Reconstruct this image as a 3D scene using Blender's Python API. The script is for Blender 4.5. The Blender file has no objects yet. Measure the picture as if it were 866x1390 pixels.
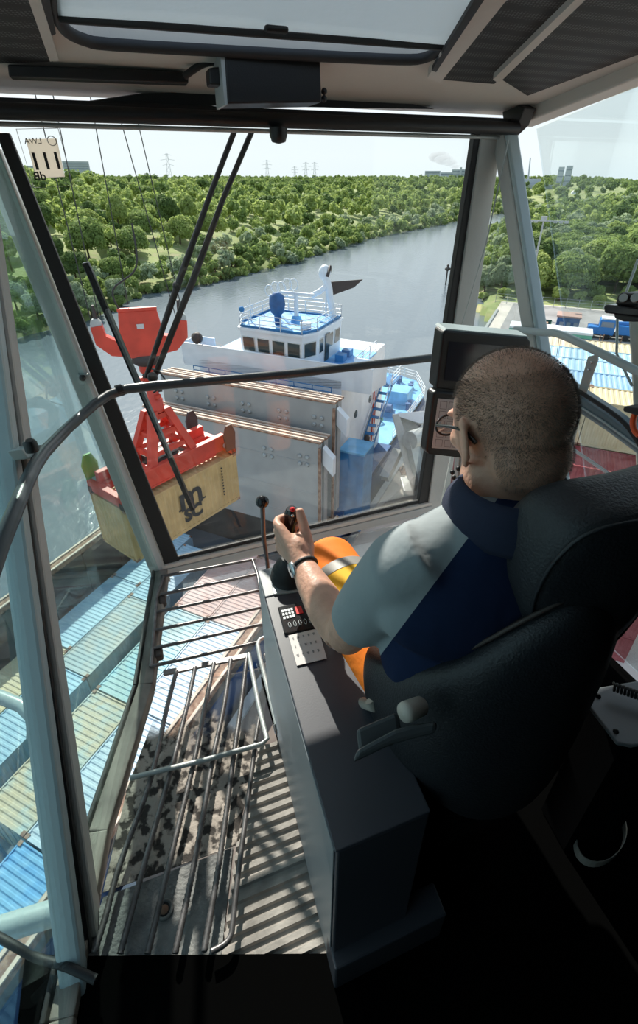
import bpy, bmesh, math, random
from mathutils import Vector, Matrix, noise
random.seed(7)
SC = bpy.context.scene
COL = SC.collection
V = Vector
CAMZ = 27.0                      # eye height above the water
FPX = 670.0
TH = math.atan(410 / 670)
ST, CT = math.sin(TH), math.cos(TH)
def ray(px, py):
    x = (px - 433) / FPX; y = -(py - 650) / FPX
    return V((x, CT + y * ST, -ST + y * CT))
EYE = V((0, 0, CAMZ))
AC = math.radians(20)            # the cab faces 20 degrees left of the camera
RV = V((math.cos(AC), math.sin(AC), 0)); FV = V((-math.sin(AC), math.cos(AC), 0)); ZV = V((0, 0, 1))
AG = math.radians(24.4)          # ship, quay and container rows
UV_ = V((math.sin(AG), math.cos(AG), 0)); TV = V((math.cos(AG), -math.sin(AG), 0))
def cab(r, f, z): return EYE + RV * r + FV * f + ZV * z
def shp(s, t, z): return EYE + UV_ * s + TV * t + ZV * z
def cz(px, py, z): d = ray(px, py); return EYE + d * (z / d.z)
def cf(px, py, f): d = ray(px, py); return EYE + d * (f / d.dot(FV))
def cr(px, py, r): d = ray(px, py); return EYE + d * (r / d.dot(RV))
def cs(px, py, s): d = ray(px, py); return EYE + d * (s / d.dot(UV_))
def ct(px, py, t): d = ray(px, py); return EYE + d * (t / d.dot(TV))
def cd(px, py, dep): return EYE + ray(px, py) * dep
def croof(px, py, off=0.0):      # cab roof plane z = .2 + (1.8-f)*.15
    d = ray(px, py)
    k = (0.2 + 1.8 * 0.15 + off) / (d.z + 0.15 * d.dot(FV)); return EYE + d * k
def tocab(p): q = p - EYE; return V((q.dot(RV), q.dot(FV), q.z))
MC = Matrix.Translation(EYE) @ Matrix(((RV.x, FV.x, 0, 0), (RV.y, FV.y, 0, 0), (0, 0, 1, 0), (0, 0, 0, 1)))   # cab frame
MS = Matrix.Translation(EYE) @ Matrix(((TV.x, UV_.x, 0, 0), (TV.y, UV_.y, 0, 0), (0, 0, 1, 0), (0, 0, 0, 1)))  # ship frame: x=t y=s

# ---------------------------------------------------------------- materials
MATS = {}
def mat(name, col, rough=0.6, metal=0.0, var=0.0, vs=3.0, bump=0.0, bs=40.0, col2=None, spec=0.5, sub=0.0, detail=4.0, lo=0.35, hi=0.65, emit=0, trans=0):
    if name in MATS: return MATS[name]
    m = bpy.data.materials.new(name); m.use_nodes = True; nt = m.node_tree; b = nt.nodes['Principled BSDF']
    b.inputs['Base Color'].default_value = (*col, 1); b.inputs['Roughness'].default_value = rough
    b.inputs['Metallic'].default_value = metal; b.inputs['Specular IOR Level'].default_value = spec
    if sub: b.inputs['Subsurface Weight'].default_value = sub; b.inputs['Subsurface Radius'].default_value = (0.02, 0.006, 0.003); b.inputs['Subsurface Scale'].default_value = 0.5
    tc = nt.nodes.new('ShaderNodeTexCoord')
    if var or col2:
        n = nt.nodes.new('ShaderNodeTexNoise'); n.inputs['Scale'].default_value = vs; n.inputs['Detail'].default_value = detail
        nt.links.new(tc.outputs['Object'], n.inputs['Vector'])
        r = nt.nodes.new('ShaderNodeValToRGB'); r.color_ramp.elements[0].position = lo; r.color_ramp.elements[1].position = hi
        c2 = col2 if col2 else tuple(max(0, c * (1 - var)) for c in col)
        r.color_ramp.elements[0].color = (*c2, 1)
        r.color_ramp.elements[1].color = (*(col if col2 else tuple(min(1, c * (1 + var)) for c in col)), 1)
        nt.links.new(n.outputs['Fac'], r.inputs['Fac']); nt.links.new(r.outputs['Color'], b.inputs['Base Color'])
    if bump:
        n2 = nt.nodes.new('ShaderNodeTexNoise'); n2.inputs['Scale'].default_value = bs; n2.inputs['Detail'].default_value = 3
        nt.links.new(tc.outputs['Object'], n2.inputs['Vector'])
        bp = nt.nodes.new('ShaderNodeBump'); bp.inputs['Strength'].default_value = bump; bp.inputs['Distance'].default_value = 0.02
        nt.links.new(n2.outputs['Fac'], bp.inputs['Height']); nt.links.new(bp.outputs['Normal'], b.inputs['Normal'])
    if trans:
        tl = nt.nodes.new('ShaderNodeBsdfTranslucent'); tl.inputs['Color'].default_value = (*col, 1); mxx = nt.nodes.new('ShaderNodeMixShader'); mxx.inputs[0].default_value = trans
        out = nt.nodes['Material Output']; nt.links.new(b.outputs[0], mxx.inputs[1]); nt.links.new(tl.outputs[0], mxx.inputs[2]); nt.links.new(mxx.outputs[0], out.inputs[0])
    MATS[name] = m; return m
def glass_mat(name, tint, refl=0.5, haze=0.0):
    m = bpy.data.materials.new(name); m.use_nodes = True; nt = m.node_tree; nt.nodes.clear()
    o = nt.nodes.new('ShaderNodeOutputMaterial'); tr = nt.nodes.new('ShaderNodeBsdfTransparent'); tr.inputs['Color'].default_value = (*tint, 1)
    g = nt.nodes.new('ShaderNodeBsdfGlossy'); g.inputs['Roughness'].default_value = 0.02
    fr = nt.nodes.new('ShaderNodeFresnel'); fr.inputs['IOR'].default_value = 1.45
    mu = nt.nodes.new('ShaderNodeMath'); mu.operation = 'MULTIPLY'; mu.inputs[1].default_value = refl
    mx = nt.nodes.new('ShaderNodeMixShader'); nt.links.new(fr.outputs[0], mu.inputs[0]); nt.links.new(mu.outputs[0], mx.inputs[0])
    nt.links.new(tr.outputs[0], mx.inputs[1]); nt.links.new(g.outputs[0], mx.inputs[2])
    if haze:
        df = nt.nodes.new('ShaderNodeBsdfDiffuse'); df.inputs['Color'].default_value = (.75, .8, .8, 1)
        m2 = nt.nodes.new('ShaderNodeMixShader'); m2.inputs[0].default_value = haze
        n = nt.nodes.new('ShaderNodeTexNoise'); n.inputs['Scale'].default_value = 3; mm = nt.nodes.new('ShaderNodeMath'); mm.operation = 'MULTIPLY'; mm.inputs[1].default_value = haze * 2
        nt.links.new(n.outputs['Fac'], mm.inputs[0]); nt.links.new(mm.outputs[0], m2.inputs[0])
        nt.links.new(mx.outputs[0], m2.inputs[1]); nt.links.new(df.outputs[0], m2.inputs[2]); mx = m2
    nt.links.new(mx.outputs[0], o.inputs[0]); MATS[name] = m; return m

# ---------------------------------------------------------------- mesh builder
class MB:
    def __init__(s): s.v = []; s.f = []; s.sm = []; s.mi = []
    def add(s, vs, fs, smooth=False, mi=0):
        o = len(s.v); s.v += [V(p) for p in vs]; s.f += [tuple(i + o for i in f) for f in fs]; s.sm += [smooth] * len(fs); s.mi += [mi] * len(fs); return s
    def box(s, c, d, M=None, mi=0):
        x, y, z = (k / 2 for k in d); c = V(c)
        vs = [c + V((i * x, j * y, k * z)) for k in (-1, 1) for j in (-1, 1) for i in (-1, 1)]
        if M is not None: vs = [M @ p for p in vs]
        return s.box8(vs, mi)
    def box8(s, vs, mi=0):      # order: bottom 4 (--,+-,-+,++), top 4
        return s.add(vs, [(0, 2, 3, 1), (4, 5, 7, 6), (0, 1, 5, 4), (2, 6, 7, 3), (0, 4, 6, 2), (1, 3, 7, 5)], False, mi)
    def bar(s, a, b, w, h, up=None):
        a = V(a); b = V(b); d = (b - a).normalized(); up = V(up) if up is not None else (ZV if abs(d.z) < .95 else V((0, 1, 0)))
        x = d.cross(up).normalized() * w / 2; y = x.cross(d).normalized() * h / 2
        return s.box8([a - x - y, a + x - y, b - x - y, b + x - y, a - x + y, a + x + y, b - x + y, b + x + y])
    def tube(s, pts, r, n=8, cap=True, closed=False, smooth=True):
        pts = [V(p) for p in pts]; N = len(pts); rs = r if isinstance(r, (list, tuple)) else [r] * N
        rings = []; prev = None
        for i, p in enumerate(pts):
            if closed: d = (pts[(i + 1) % N] - pts[i - 1])
            else: d = pts[min(i + 1, N - 1)] - pts[max(i - 1, 0)]
            d = d.normalized() if d.length > 1e-9 else V((0, 0, 1))
            if prev is None: x = d.orthogonal().normalized()
            else:
                x = prev - d * prev.dot(d); x = x.normalized() if x.length > 1e-6 else d.orthogonal().normalized()
            prev = x; y = d.cross(x)
            rings.append([p + (x * math.cos(2 * math.pi * k / n) + y * math.sin(2 * math.pi * k / n)) * rs[i] for k in range(n)])
        vs = [q for rg in rings for q in rg]; fs = []
        M = N if closed else N - 1
        for i in range(M):
            j = (i + 1) % N
            for k in range(n):
                l = (k + 1) % n; fs.append((i * n + k, i * n + l, j * n + l, j * n + k))
        s.add(vs, fs, smooth)
        if cap and not closed: s.add(rings[0], [tuple(range(n))[::-1]]); s.add(rings[-1], [tuple(range(n))])
        return s
    def prism(s, poly, ext, mi=0):
        poly = [V(p) for p in poly]; ext = V(ext); n = len(poly)
        vs = poly + [p + ext for p in poly]
        return s.add(vs, [tuple(range(n))[::-1], tuple(range(n, 2 * n))] + [(i, (i + 1) % n, n + (i + 1) % n, n + i) for i in range(n)], False, mi)
    def lathe(s, prof, n=16, M=None, smooth=True, cap=True):
        rings = [[V((r * math.cos(2 * math.pi * k / n), r * math.sin(2 * math.pi * k / n), z)) for k in range(n)] for r, z in prof]
        vs = [q for g in rings for q in g]
        if M is not None: vs = [M @ q for q in vs]
        fs = [(i * n + k, i * n + (k + 1) % n, (i + 1) * n + (k + 1) % n, (i + 1) * n + k) for i in range(len(prof) - 1) for k in range(n)]
        s.add(vs, fs, smooth)
        if cap:
            s.add(vs[:n], [tuple(range(n))[::-1]]); s.add(vs[-n:], [tuple(range(n))])
        return s
    def ball(s, c, r, n=12, M=None):
        r = V(r) if not isinstance(r, (int, float)) else V((r, r, r)); c = V(c); m = n // 2 + 1
        vs = []; fs = []
        for i in range(m + 1):
            a = math.pi * i / m
            for k in range(n):
                b = 2 * math.pi * k / n; vs.append(c + V((r.x * math.sin(a) * math.cos(b), r.y * math.sin(a) * math.sin(b), r.z * math.cos(a))))
        if M is not None: vs = [M @ q for q in vs]
        for i in range(m):
            for k in range(n): fs.append((i * n + k, (i + 1) * n + k, (i + 1) * n + (k + 1) % n, i * n + (k + 1) % n))
        return s.add(vs, fs, True)
    def grid(s, fn, nu, nv, smooth=True, mi=0):
        vs = [V(fn(i / nu, j / nv)) for j in range(nv + 1) for i in range(nu + 1)]
        return s.add(vs, [(j * (nu + 1) + i, j * (nu + 1) + i + 1, (j + 1) * (nu + 1) + i + 1, (j + 1) * (nu + 1) + i) for j in range(nv) for i in range(nu)], smooth, mi)
    def pad(s, outl, mid, nrm, th, rings=((1, 0), (1.0, .35), (.97, .7), (.9, .9), (.75, 1.0), (.4, 1.06), (0.02, 1.08)), both=True, bulge=None):
        # padded cushion: outline closed loop (3D), centre mid, normal nrm, half thickness th
        outl = [V(p) for p in outl]; n = len(outl); mid = V(mid); nrm = V(nrm).normalized(); vs = []
        seq = [(k, h) for k, h in rings[::-1]] + ([(k, -h) for k, h in rings[1:]] if both else [])
        for k, h in seq:
            for p in outl:
                q = mid + (p - mid) * k + nrm * (h * th)
                if bulge: q = q + bulge(mid + (p - mid) * k)
                vs.append(q)
        fs = [(i * n + k, i * n + (k + 1) % n, (i + 1) * n + (k + 1) % n, (i + 1) * n + k) for i in range(len(seq) - 1) for k in range(n)]
        fs.append(tuple(range(n))[::-1]); fs.append(tuple(range((len(seq) - 1) * n, len(seq) * n)))
        return s.add(vs, fs, True)

def smooth_loop(pts, k=4, closed=True):     # Catmull-Rom
    pts = [V(p) for p in pts]; n = len(pts); out = []
    rng = range(n) if closed else range(n - 1)
    for i in rng:
        g = (lambda j: pts[j % n]) if closed else (lambda j: pts[max(0, min(n - 1, j))])
        p0, p1, p2, p3 = g(i - 1), g(i), g(i + 1), g(i + 2)
        for q in range(k):
            t = q / k
            out.append(0.5 * ((2 * p1) + (p2 - p0) * t + (2 * p0 - 5 * p1 + 4 * p2 - p3) * t * t + (3 * p1 - p0 - 3 * p2 + p3) * t ** 3))
    if not closed: out.append(pts[-1])
    return out

def mesh_obj(name, mb, m, origin=None, inv=None, parent=None, bevel=0, sub=0, wn=False, bseg=2):
    me = bpy.data.meshes.new(name)
    vs = mb.v
    if inv is not None: vs = [inv @ p for p in vs]
    elif origin is not None: vs = [p - origin for p in vs]
    me.from_pydata([tuple(p) for p in vs], [], mb.f); me.update()
    me.polygons.foreach_set('use_smooth', mb.sm)
    ms = m if isinstance(m, (list, tuple)) else [m]
    for q in ms: me.materials.append(q)
    if any(mb.mi): me.polygons.foreach_set('material_index', mb.mi)
    bm = bmesh.new(); bm.from_mesh(me); bmesh.ops.recalc_face_normals(bm, faces=bm.faces); bm.to_mesh(me); bm.free()
    o = bpy.data.objects.new(name, me); COL.objects.link(o)
    if origin is not None and inv is None: o.location = origin
    if parent is not None: o.parent = parent
    if bevel:
        b = o.modifiers.new('bevel', 'BEVEL'); b.width = bevel; b.segments = bseg; b.limit_method = 'ANGLE'; b.angle_limit = math.radians(35)
    if sub:
        b = o.modifiers.new('sub', 'SUBSURF'); b.levels = sub; b.render_levels = sub
    return o
def tag(o, label, cat, group=None, kind=None):
    if label: o['label'] = label
    if cat: o['category'] = cat
    if group: o['group'] = group
    if kind: o['kind'] = kind
    return o
class Thing:
    """An Empty at the thing's base; parts are given in world coordinates."""
    def __init__(s, name, base, label, cat, group=None, frame=None):
        s.e = bpy.data.objects.new(name, None); COL.objects.link(s.e); s.e.empty_display_size = 0.1
        rot = frame.to_3x3().to_4x4() if frame is not None else Matrix.Identity(4)
        s.M = Matrix.Translation(V(base)) @ rot; s.e.matrix_world = s.M; s.inv = s.M.inverted(); tag(s.e, label, cat, group)
    def part(s, name, mb, m, parent=None, label=None, **k):
        o = mesh_obj(name, mb, m, inv=s.inv, parent=parent or s.e, **k)
        if label: o['label'] = label
        return o
def single(name, mb, m, label, cat, group=None, **k):
    c = sum((p for p in mb.v), V((0, 0, 0))) / len(mb.v)
    o = mesh_obj(name, mb, m, origin=c, **k); return tag(o, label, cat, group)
def struct(name, mb, m, **k):
    c = sum((p for p in mb.v), V((0, 0, 0))) / len(mb.v)
    o = mesh_obj(name, mb, m, origin=c, **k); o['kind'] = 'structure'; return o
def copy_thing(root, loc, rotz=None, label=None, group=None, scale=None):
    r = root.copy(); COL.objects.link(r); r.location = loc
    if rotz is not None: r.rotation_euler = (0, 0, rotz)
    if label: r['label'] = label
    if group: r['group'] = group
    if scale: r.scale = scale
    for ch in list(root.children):
        c = ch.copy(); COL.objects.link(c); c.parent = r
        for g in list(ch.children):
            d = g.copy(); COL.objects.link(d); d.parent = c
    return r
def text_mb(txt, size, M, depth=0.0, mirror=False, bold=0.0, font=None):
    cu = bpy.data.curves.new('t', 'FONT'); cu.body = txt; cu.size = size; cu.align_x = 'CENTER'; cu.align_y = 'CENTER'; cu.offset = bold; cu.extrude = depth
    cu.resolution_u = 3
    o = bpy.data.objects.new('t', cu); COL.objects.link(o)
    dg = bpy.context.evaluated_depsgraph_get(); me = bpy.data.meshes.new_from_object(o.evaluated_get(dg))
    mb = MB(); S = Matrix.Diagonal((-1, 1, 1, 1)) if mirror else Matrix.Identity(4)
    mb.add([M @ S @ v.co for v in me.vertices], [tuple(p.vertices) for p in me.polygons])
    bpy.data.objects.remove(o); bpy.data.curves.remove(cu); bpy.data.meshes.remove(me); return mb
def frame_M(o, x, y):            # matrix with origin o, x and y axes
    x = V(x).normalized(); y = V(y); y = (y - x * y.dot(x)).normalized(); z = x.cross(y)
    return Matrix(((x.x, y.x, z.x, o.x), (x.y, y.y, z.y, o.y), (x.z, y.z, z.z, o.z), (0, 0, 0, 1)))
# ================================================================ CAMERA, SKY, SUN
cd_ = bpy.data.cameras.new('camera'); cam = bpy.data.objects.new('camera', cd_); COL.objects.link(cam)
cam.location = EYE; cam.rotation_euler = (math.pi / 2 - TH, 0, 0)
cd_.sensor_fit = 'VERTICAL'; cd_.sensor_height = 36; cd_.sensor_width = 24; cd_.lens = 36 * FPX / 1390; cd_.shift_y = -45 / 1390
cd_.clip_start = 0.02; cd_.clip_end = 20000
SC.camera = cam
vs_ = SC.view_settings; vs_.view_transform = 'Standard'; vs_.look = 'None'; vs_.gamma = 1; vs_.exposure = 0.30; vs_.use_curve_mapping = False
SC.cycles.transparent_max_bounces = 24; SC.cycles.max_bounces = 8; SC.cycles.use_denoising = True
SUN_AZ, SUN_EL = math.radians(-19), math.radians(39)
sd = V((math.sin(SUN_AZ) * math.cos(SUN_EL), math.cos(SUN_AZ) * math.cos(SUN_EL), math.sin(SUN_EL)))
sl = bpy.data.lights.new('sun', 'SUN'); so = bpy.data.objects.new('sun', sl); COL.objects.link(so)
so.rotation_euler = (-sd).to_track_quat('-Z', 'Y').to_euler(); so.location = (0, 0, 80); sl.energy = 6.0; sl.angle = math.radians(0.6); sl.color = (1, .95, .86)
w = bpy.data.worlds.new('world'); SC.world = w; w.use_nodes = True; nt = w.node_tree; nt.nodes.clear()
wo = nt.nodes.new('ShaderNodeOutputWorld'); bg = nt.nodes.new('ShaderNodeBackground'); tc = nt.nodes.new('ShaderNodeTexCoord')
sx = nt.nodes.new('ShaderNodeSeparateXYZ'); nt.links.new(tc.outputs['Generated'], sx.inputs[0])
rp = nt.nodes.new('ShaderNodeValToRGB'); cr_ = rp.color_ramp
cr_.elements[0].position = 0.0; cr_.elements[0].color = (.66, .76, .82, 1)
cr_.elements[1].position = 1.0; cr_.elements[1].color = (.22, .36, .62, 1)
for p, c in ((0.03, (.70, .79, .83, 1)), (.12, (.58, .71, .78, 1)), (.35, (.42, .58, .74, 1))):
    e = cr_.elements.new(p); e.color = c
nt.links.new(sx.outputs['Z'], rp.inputs['Fac'])
# thin high cloud
mp = nt.nodes.new('ShaderNodeMapping'); mp.inputs['Scale'].default_value = (1.2, 1.2, 5); nz = nt.nodes.new('ShaderNodeTexNoise'); nz.inputs['Scale'].default_value = 2.2; nz.inputs['Detail'].default_value = 6
nt.links.new(tc.outputs['Generated'], mp.inputs[0]); nt.links.new(mp.outputs[0], nz.inputs['Vector'])
cl = nt.nodes.new('ShaderNodeValToRGB'); cl.color_ramp.elements[0].position = .42; cl.color_ramp.elements[1].position = .75
cl.color_ramp.elements[0].color = (0, 0, 0, 1); cl.color_ramp.elements[1].color = (.5, .5, .5, 1)
nt.links.new(nz.outputs['Fac'], cl.inputs['Fac'])
# brighter, hazy sky towards the sun
nd = nt.nodes.new('ShaderNodeVectorMath'); nd.operation = 'DOT_PRODUCT'; nd.inputs[1].default_value = sd
nt.links.new(tc.outputs['Generated'], nd.inputs[0])
mr = nt.nodes.new('ShaderNodeMapRange'); mr.inputs[1].default_value = .35; mr.inputs[2].default_value = 1.0; mr.inputs[3].default_value = 0; mr.inputs[4].default_value = .9
nt.links.new(nd.outputs['Value'], mr.inputs[0])
ad = nt.nodes.new('ShaderNodeMath'); ad.operation = 'MAXIMUM'; nt.links.new(cl.outputs[0], ad.inputs[0]); nt.links.new(mr.outputs[0], ad.inputs[1])
mx = nt.nodes.new('ShaderNodeMixRGB'); mx.inputs[2].default_value = (.88, .92, .93, 1); nt.links.new(ad.outputs[0], mx.inputs[0]); nt.links.new(rp.outputs[0], mx.inputs[1])
nt.links.new(mx.outputs[0], bg.inputs[0]); bg.inputs[1].default_value = 1.0; nt.links.new(bg.outputs[0], wo.inputs[0])

# ================================================================ MATERIALS
M = {}
M['frame'] = mat('grey cab paint', (.44, .44, .42), .42, var=.06, bump=.05, bs=60)
M['beige'] = mat('beige cab trim', (.58, .53, .48), .5, var=.05, bump=.04)
M['rubber'] = mat('black rubber', (.012, .012, .013), .6)
M['blk'] = mat('black plastic', (.009, .009, .010), .45, bump=.08, bs=300)
M['blkgl'] = mat('gloss black', (.01, .01, .012), .15)
M['railp'] = mat('dark grey rail paint', (.055, .065, .072), .32, bump=.03)
M['tealp'] = mat('blue grey paint', (.42, .50, .51), .32)
M['rod'] = mat('steel rod', (.15, .14, .14), .36, metal=.6, var=.3, vs=30)
M['glass'] = glass_mat('window glass', (.975, .99, .985), .7)
M['glassL'] = glass_mat('tinted side glass', (.82, .94, .92), .35, .003)
M['glassF'] = glass_mat('dirty floor glass', (.94, .96, .96), .4, .03)
M['dirt'] = mat('dried mud', (.30, .26, .22), .95, col2=(.035, .030, .028), vs=14, bump=.9, bs=40, detail=8, lo=.42, hi=.56)
M['plate'] = mat('worn grey floor plate', (.22, .22, .21), .75, col2=(.11, .11, .11), vs=18, bump=.4, bs=60, detail=8)
M['rib'] = mat('ribbed floor mat', (.34, .31, .28), .8, var=.25, vs=12, bump=.2)
M['cons'] = mat('grey console paint', (.062, .062, .075), .42, var=.05, bump=.02, bs=300)
M['consl'] = mat('light console side', (.24, .25, .265), .4, var=.06)
M['seat'] = mat('black seat leatherette', (.016, .017, .021), .5, var=.1, vs=80, bump=.2, bs=260)
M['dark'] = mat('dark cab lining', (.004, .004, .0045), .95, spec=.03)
M['glassR'] = glass_mat('right window glass', (.95, .98, .97), .22)
M['glassT'] = glass_mat('roof window glass', (.97, .98, .98), .06)
M['sticker'] = mat('pale sticker film', (.80, .76, .70), .6, trans=.6)
M['beamp'] = mat('steel blue beam paint', (.15, .20, .23), .35)
M['levergrey'] = mat('grey lever plastic', (.075, .078, .082), .5)
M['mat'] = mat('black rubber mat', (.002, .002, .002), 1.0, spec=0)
M['knob'] = mat('beige knob plastic', (.50, .44, .38), .45)
M['paper'] = mat('printed label stock', (.62, .58, .56), .6)
M['ink'] = mat('black ink', (.03, .03, .03), .7)
M['inkg'] = mat('grey ink', (.25, .25, .25), .7)
M['red'] = mat('red push button', (.7, .02, .02), .25)
M['skin'] = mat('skin', (.62, .34, .24), .48, var=.10, vs=25, bump=.12, bs=90, sub=.15)
M['metal'] = mat('bright steel', (.6, .6, .6), .22, metal=1)
M['orange'] = mat('hi vis orange cloth', (.95, .22, .01), .75, var=.06, bump=.1)
M['refl'] = mat('reflective tape', (.33, .31, .28), .45)
M['yellowp'] = mat('hi vis yellow cloth', (1.0, .55, .03), .75)
M['navy'] = mat('navy cloth', (.012, .018, .045), .85, bump=.1, bs=300)
M['blind'] = mat('grey sunblind cloth', (.55, .60, .63), .7, bump=.3, bs=15, trans=.55)
M['screen'] = mat('monitor glass', (.025, .03, .04), .12)
M['lcd'] = mat('keypad face', (.55, .58, .60), .35)
M['orangecable'] = mat('orange cable sheath', (.7, .09, .01), .5)
M['white'] = mat('white ship paint', (.72, .74, .76), .45, var=.04, vs=1.2)
M['whited'] = mat('weathered white paint', (.62, .60, .55), .6, var=.12, vs=1.4)
M['blue'] = mat('blue deck paint', (.10, .30, .62), .5, col2=(.22, .52, .80), vs=.8, lo=.4, hi=.6)
M['bluedk'] = mat('dark blue ship paint', (.03, .10, .25), .5, var=.2, vs=1.5)
M['bluem'] = mat('mid blue ship paint', (.03, .17, .38), .5, var=.2, vs=1)
M['bluel'] = mat('light blue steel', (.16, .42, .66), .5, var=.15, vs=1)
M['hatch'] = mat('grey hatch paint', (.36, .36, .345), .55, var=.07, vs=.7, bump=.03, bs=8)
M['hatchrust'] = mat('rusty hatch rail', (.40, .26, .18), .8, col2=(.16, .07, .04), vs=3)
M['tan'] = mat('tan seal rubber', (.62, .50, .40), .7, var=.15, vs=2)
M['spr'] = mat('red spreader paint', (.64, .06, .032), .45, var=.15, vs=1.5, bump=.04)
M['sprd'] = mat('dark spreader machinery', (.05, .035, .03), .6)
M['green'] = mat('green flipper paint', (.10, .30, .03), .5)
M['galv'] = mat('galvanised steel', (.42, .44, .43), .45, metal=.3, var=.1, vs=2)
M['rope'] = mat('wire rope', (.035, .032, .03), .6)
M['winglass'] = mat('dark bridge window', (.03, .045, .045), .1)
M['concrete'] = mat('quay concrete', (.58, .53, .46), .9, var=.14, vs=.25, bump=.1, bs=3)
M['quayshade'] = mat('dusty brown shaded quay', (.20, .165, .135), .9, col2=(.11, .085, .07), vs=.6, detail=8, bump=.1, bs=4)  # dusty brown, darkened to carry the crane's shade on the quay
M['hold'] = mat('hold steel', (.13, .12, .105), .7, col2=(.055, .05, .048), vs=.4)
M['hull'] = mat('hull paint', (.03, .07, .17), .5)
# ================================================================ CAB STRUCTURE
def perf_mat():
    m = bpy.data.materials.new('perforated black steel'); m.use_nodes = True; nt = m.node_tree; b = nt.nodes['Principled BSDF']; b.inputs['Roughness'].default_value = .6
    tc = nt.nodes.new('ShaderNodeTexCoord'); vo = nt.nodes.new('ShaderNodeTexVoronoi'); vo.inputs['Scale'].default_value = 130; vo.inputs['Randomness'].default_value = 0
    nt.links.new(tc.outputs['Object'], vo.inputs['Vector']); r = nt.nodes.new('ShaderNodeValToRGB'); r.color_ramp.elements[0].position = .28; r.color_ramp.elements[1].position = .4
    r.color_ramp.elements[0].color = (.10, .10, .10, 1); r.color_ramp.elements[1].color = (.012, .012, .012, 1)
    nt.links.new(vo.outputs['Distance'], r.inputs['Fac']); nt.links.new(r.outputs['Color'], b.inputs['Base Color']); return m
M['perf'] = perf_mat()
def PX(fn, pts, *a): return [fn(x, y, *a) for x, y in pts]

# --- floor pieces
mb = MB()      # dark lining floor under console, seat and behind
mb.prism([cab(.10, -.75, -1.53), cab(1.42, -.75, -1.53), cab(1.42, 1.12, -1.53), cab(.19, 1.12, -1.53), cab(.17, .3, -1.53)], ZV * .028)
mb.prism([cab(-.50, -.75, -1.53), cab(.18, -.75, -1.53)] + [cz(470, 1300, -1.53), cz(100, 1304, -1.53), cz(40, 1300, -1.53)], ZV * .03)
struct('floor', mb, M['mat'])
# worn plate with the drain grommet
pl = PX(cz, [(140, 1218), (316, 1150), (300, 1300), (110, 1308)], -1.502)
struct('floor', MB().prism(pl, ZV * -.02), M['plate'])
# ribbed mat
mb = MB(); A0 = PX(cz, [(352, 1010), (322, 1140), (300, 1310), (470, 1310), (426, 1160), (392, 1010)], -1.512)
mb.prism(A0, ZV * -.02)
for k in range(22):
    f0 = .93 - .0285 * k
    def edge(poly, f):
        rs = []
        n = len(poly)
        for i in range(n):
            a, b = tocab(poly[i]), tocab(poly[(i + 1) % n])
            if (a.y - f) * (b.y - f) < 0: rs.append(a.x + (b.x - a.x) * (f - a.y) / (b.y - a.y))
        return (min(rs), max(rs)) if len(rs) >= 2 else None
    e = edge(A0, f0)
    if e: mb.box8([cab(r_, f_, z_) for z_, g in ((-1.512, 0), (-1.503, .003)) for f_ in (f0 - .009 + g, f0 + .009 - g) for r_ in e])
struct('floor', mb, M['rib'])
# glass floor
struct('window_1', MB().prism([cab(-.10, 1.76, -1.515), cab(-.19, 1.2, -1.515), cab(.19, 1.2, -1.515), cab(.19, 1.12, -1.515), cab(1.25, 1.12, -1.515), cab(1.25, 1.76, -1.515)], ZV * .008), M['glassF'])
fl2 = PX(cz, [(205, 938), (172, 1070), (135, 1222), (318, 1152), (352, 1005), (370, 905)], -1.515)
struct('window_2', MB().prism(fl2, ZV * .008), M['glassF'])
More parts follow.
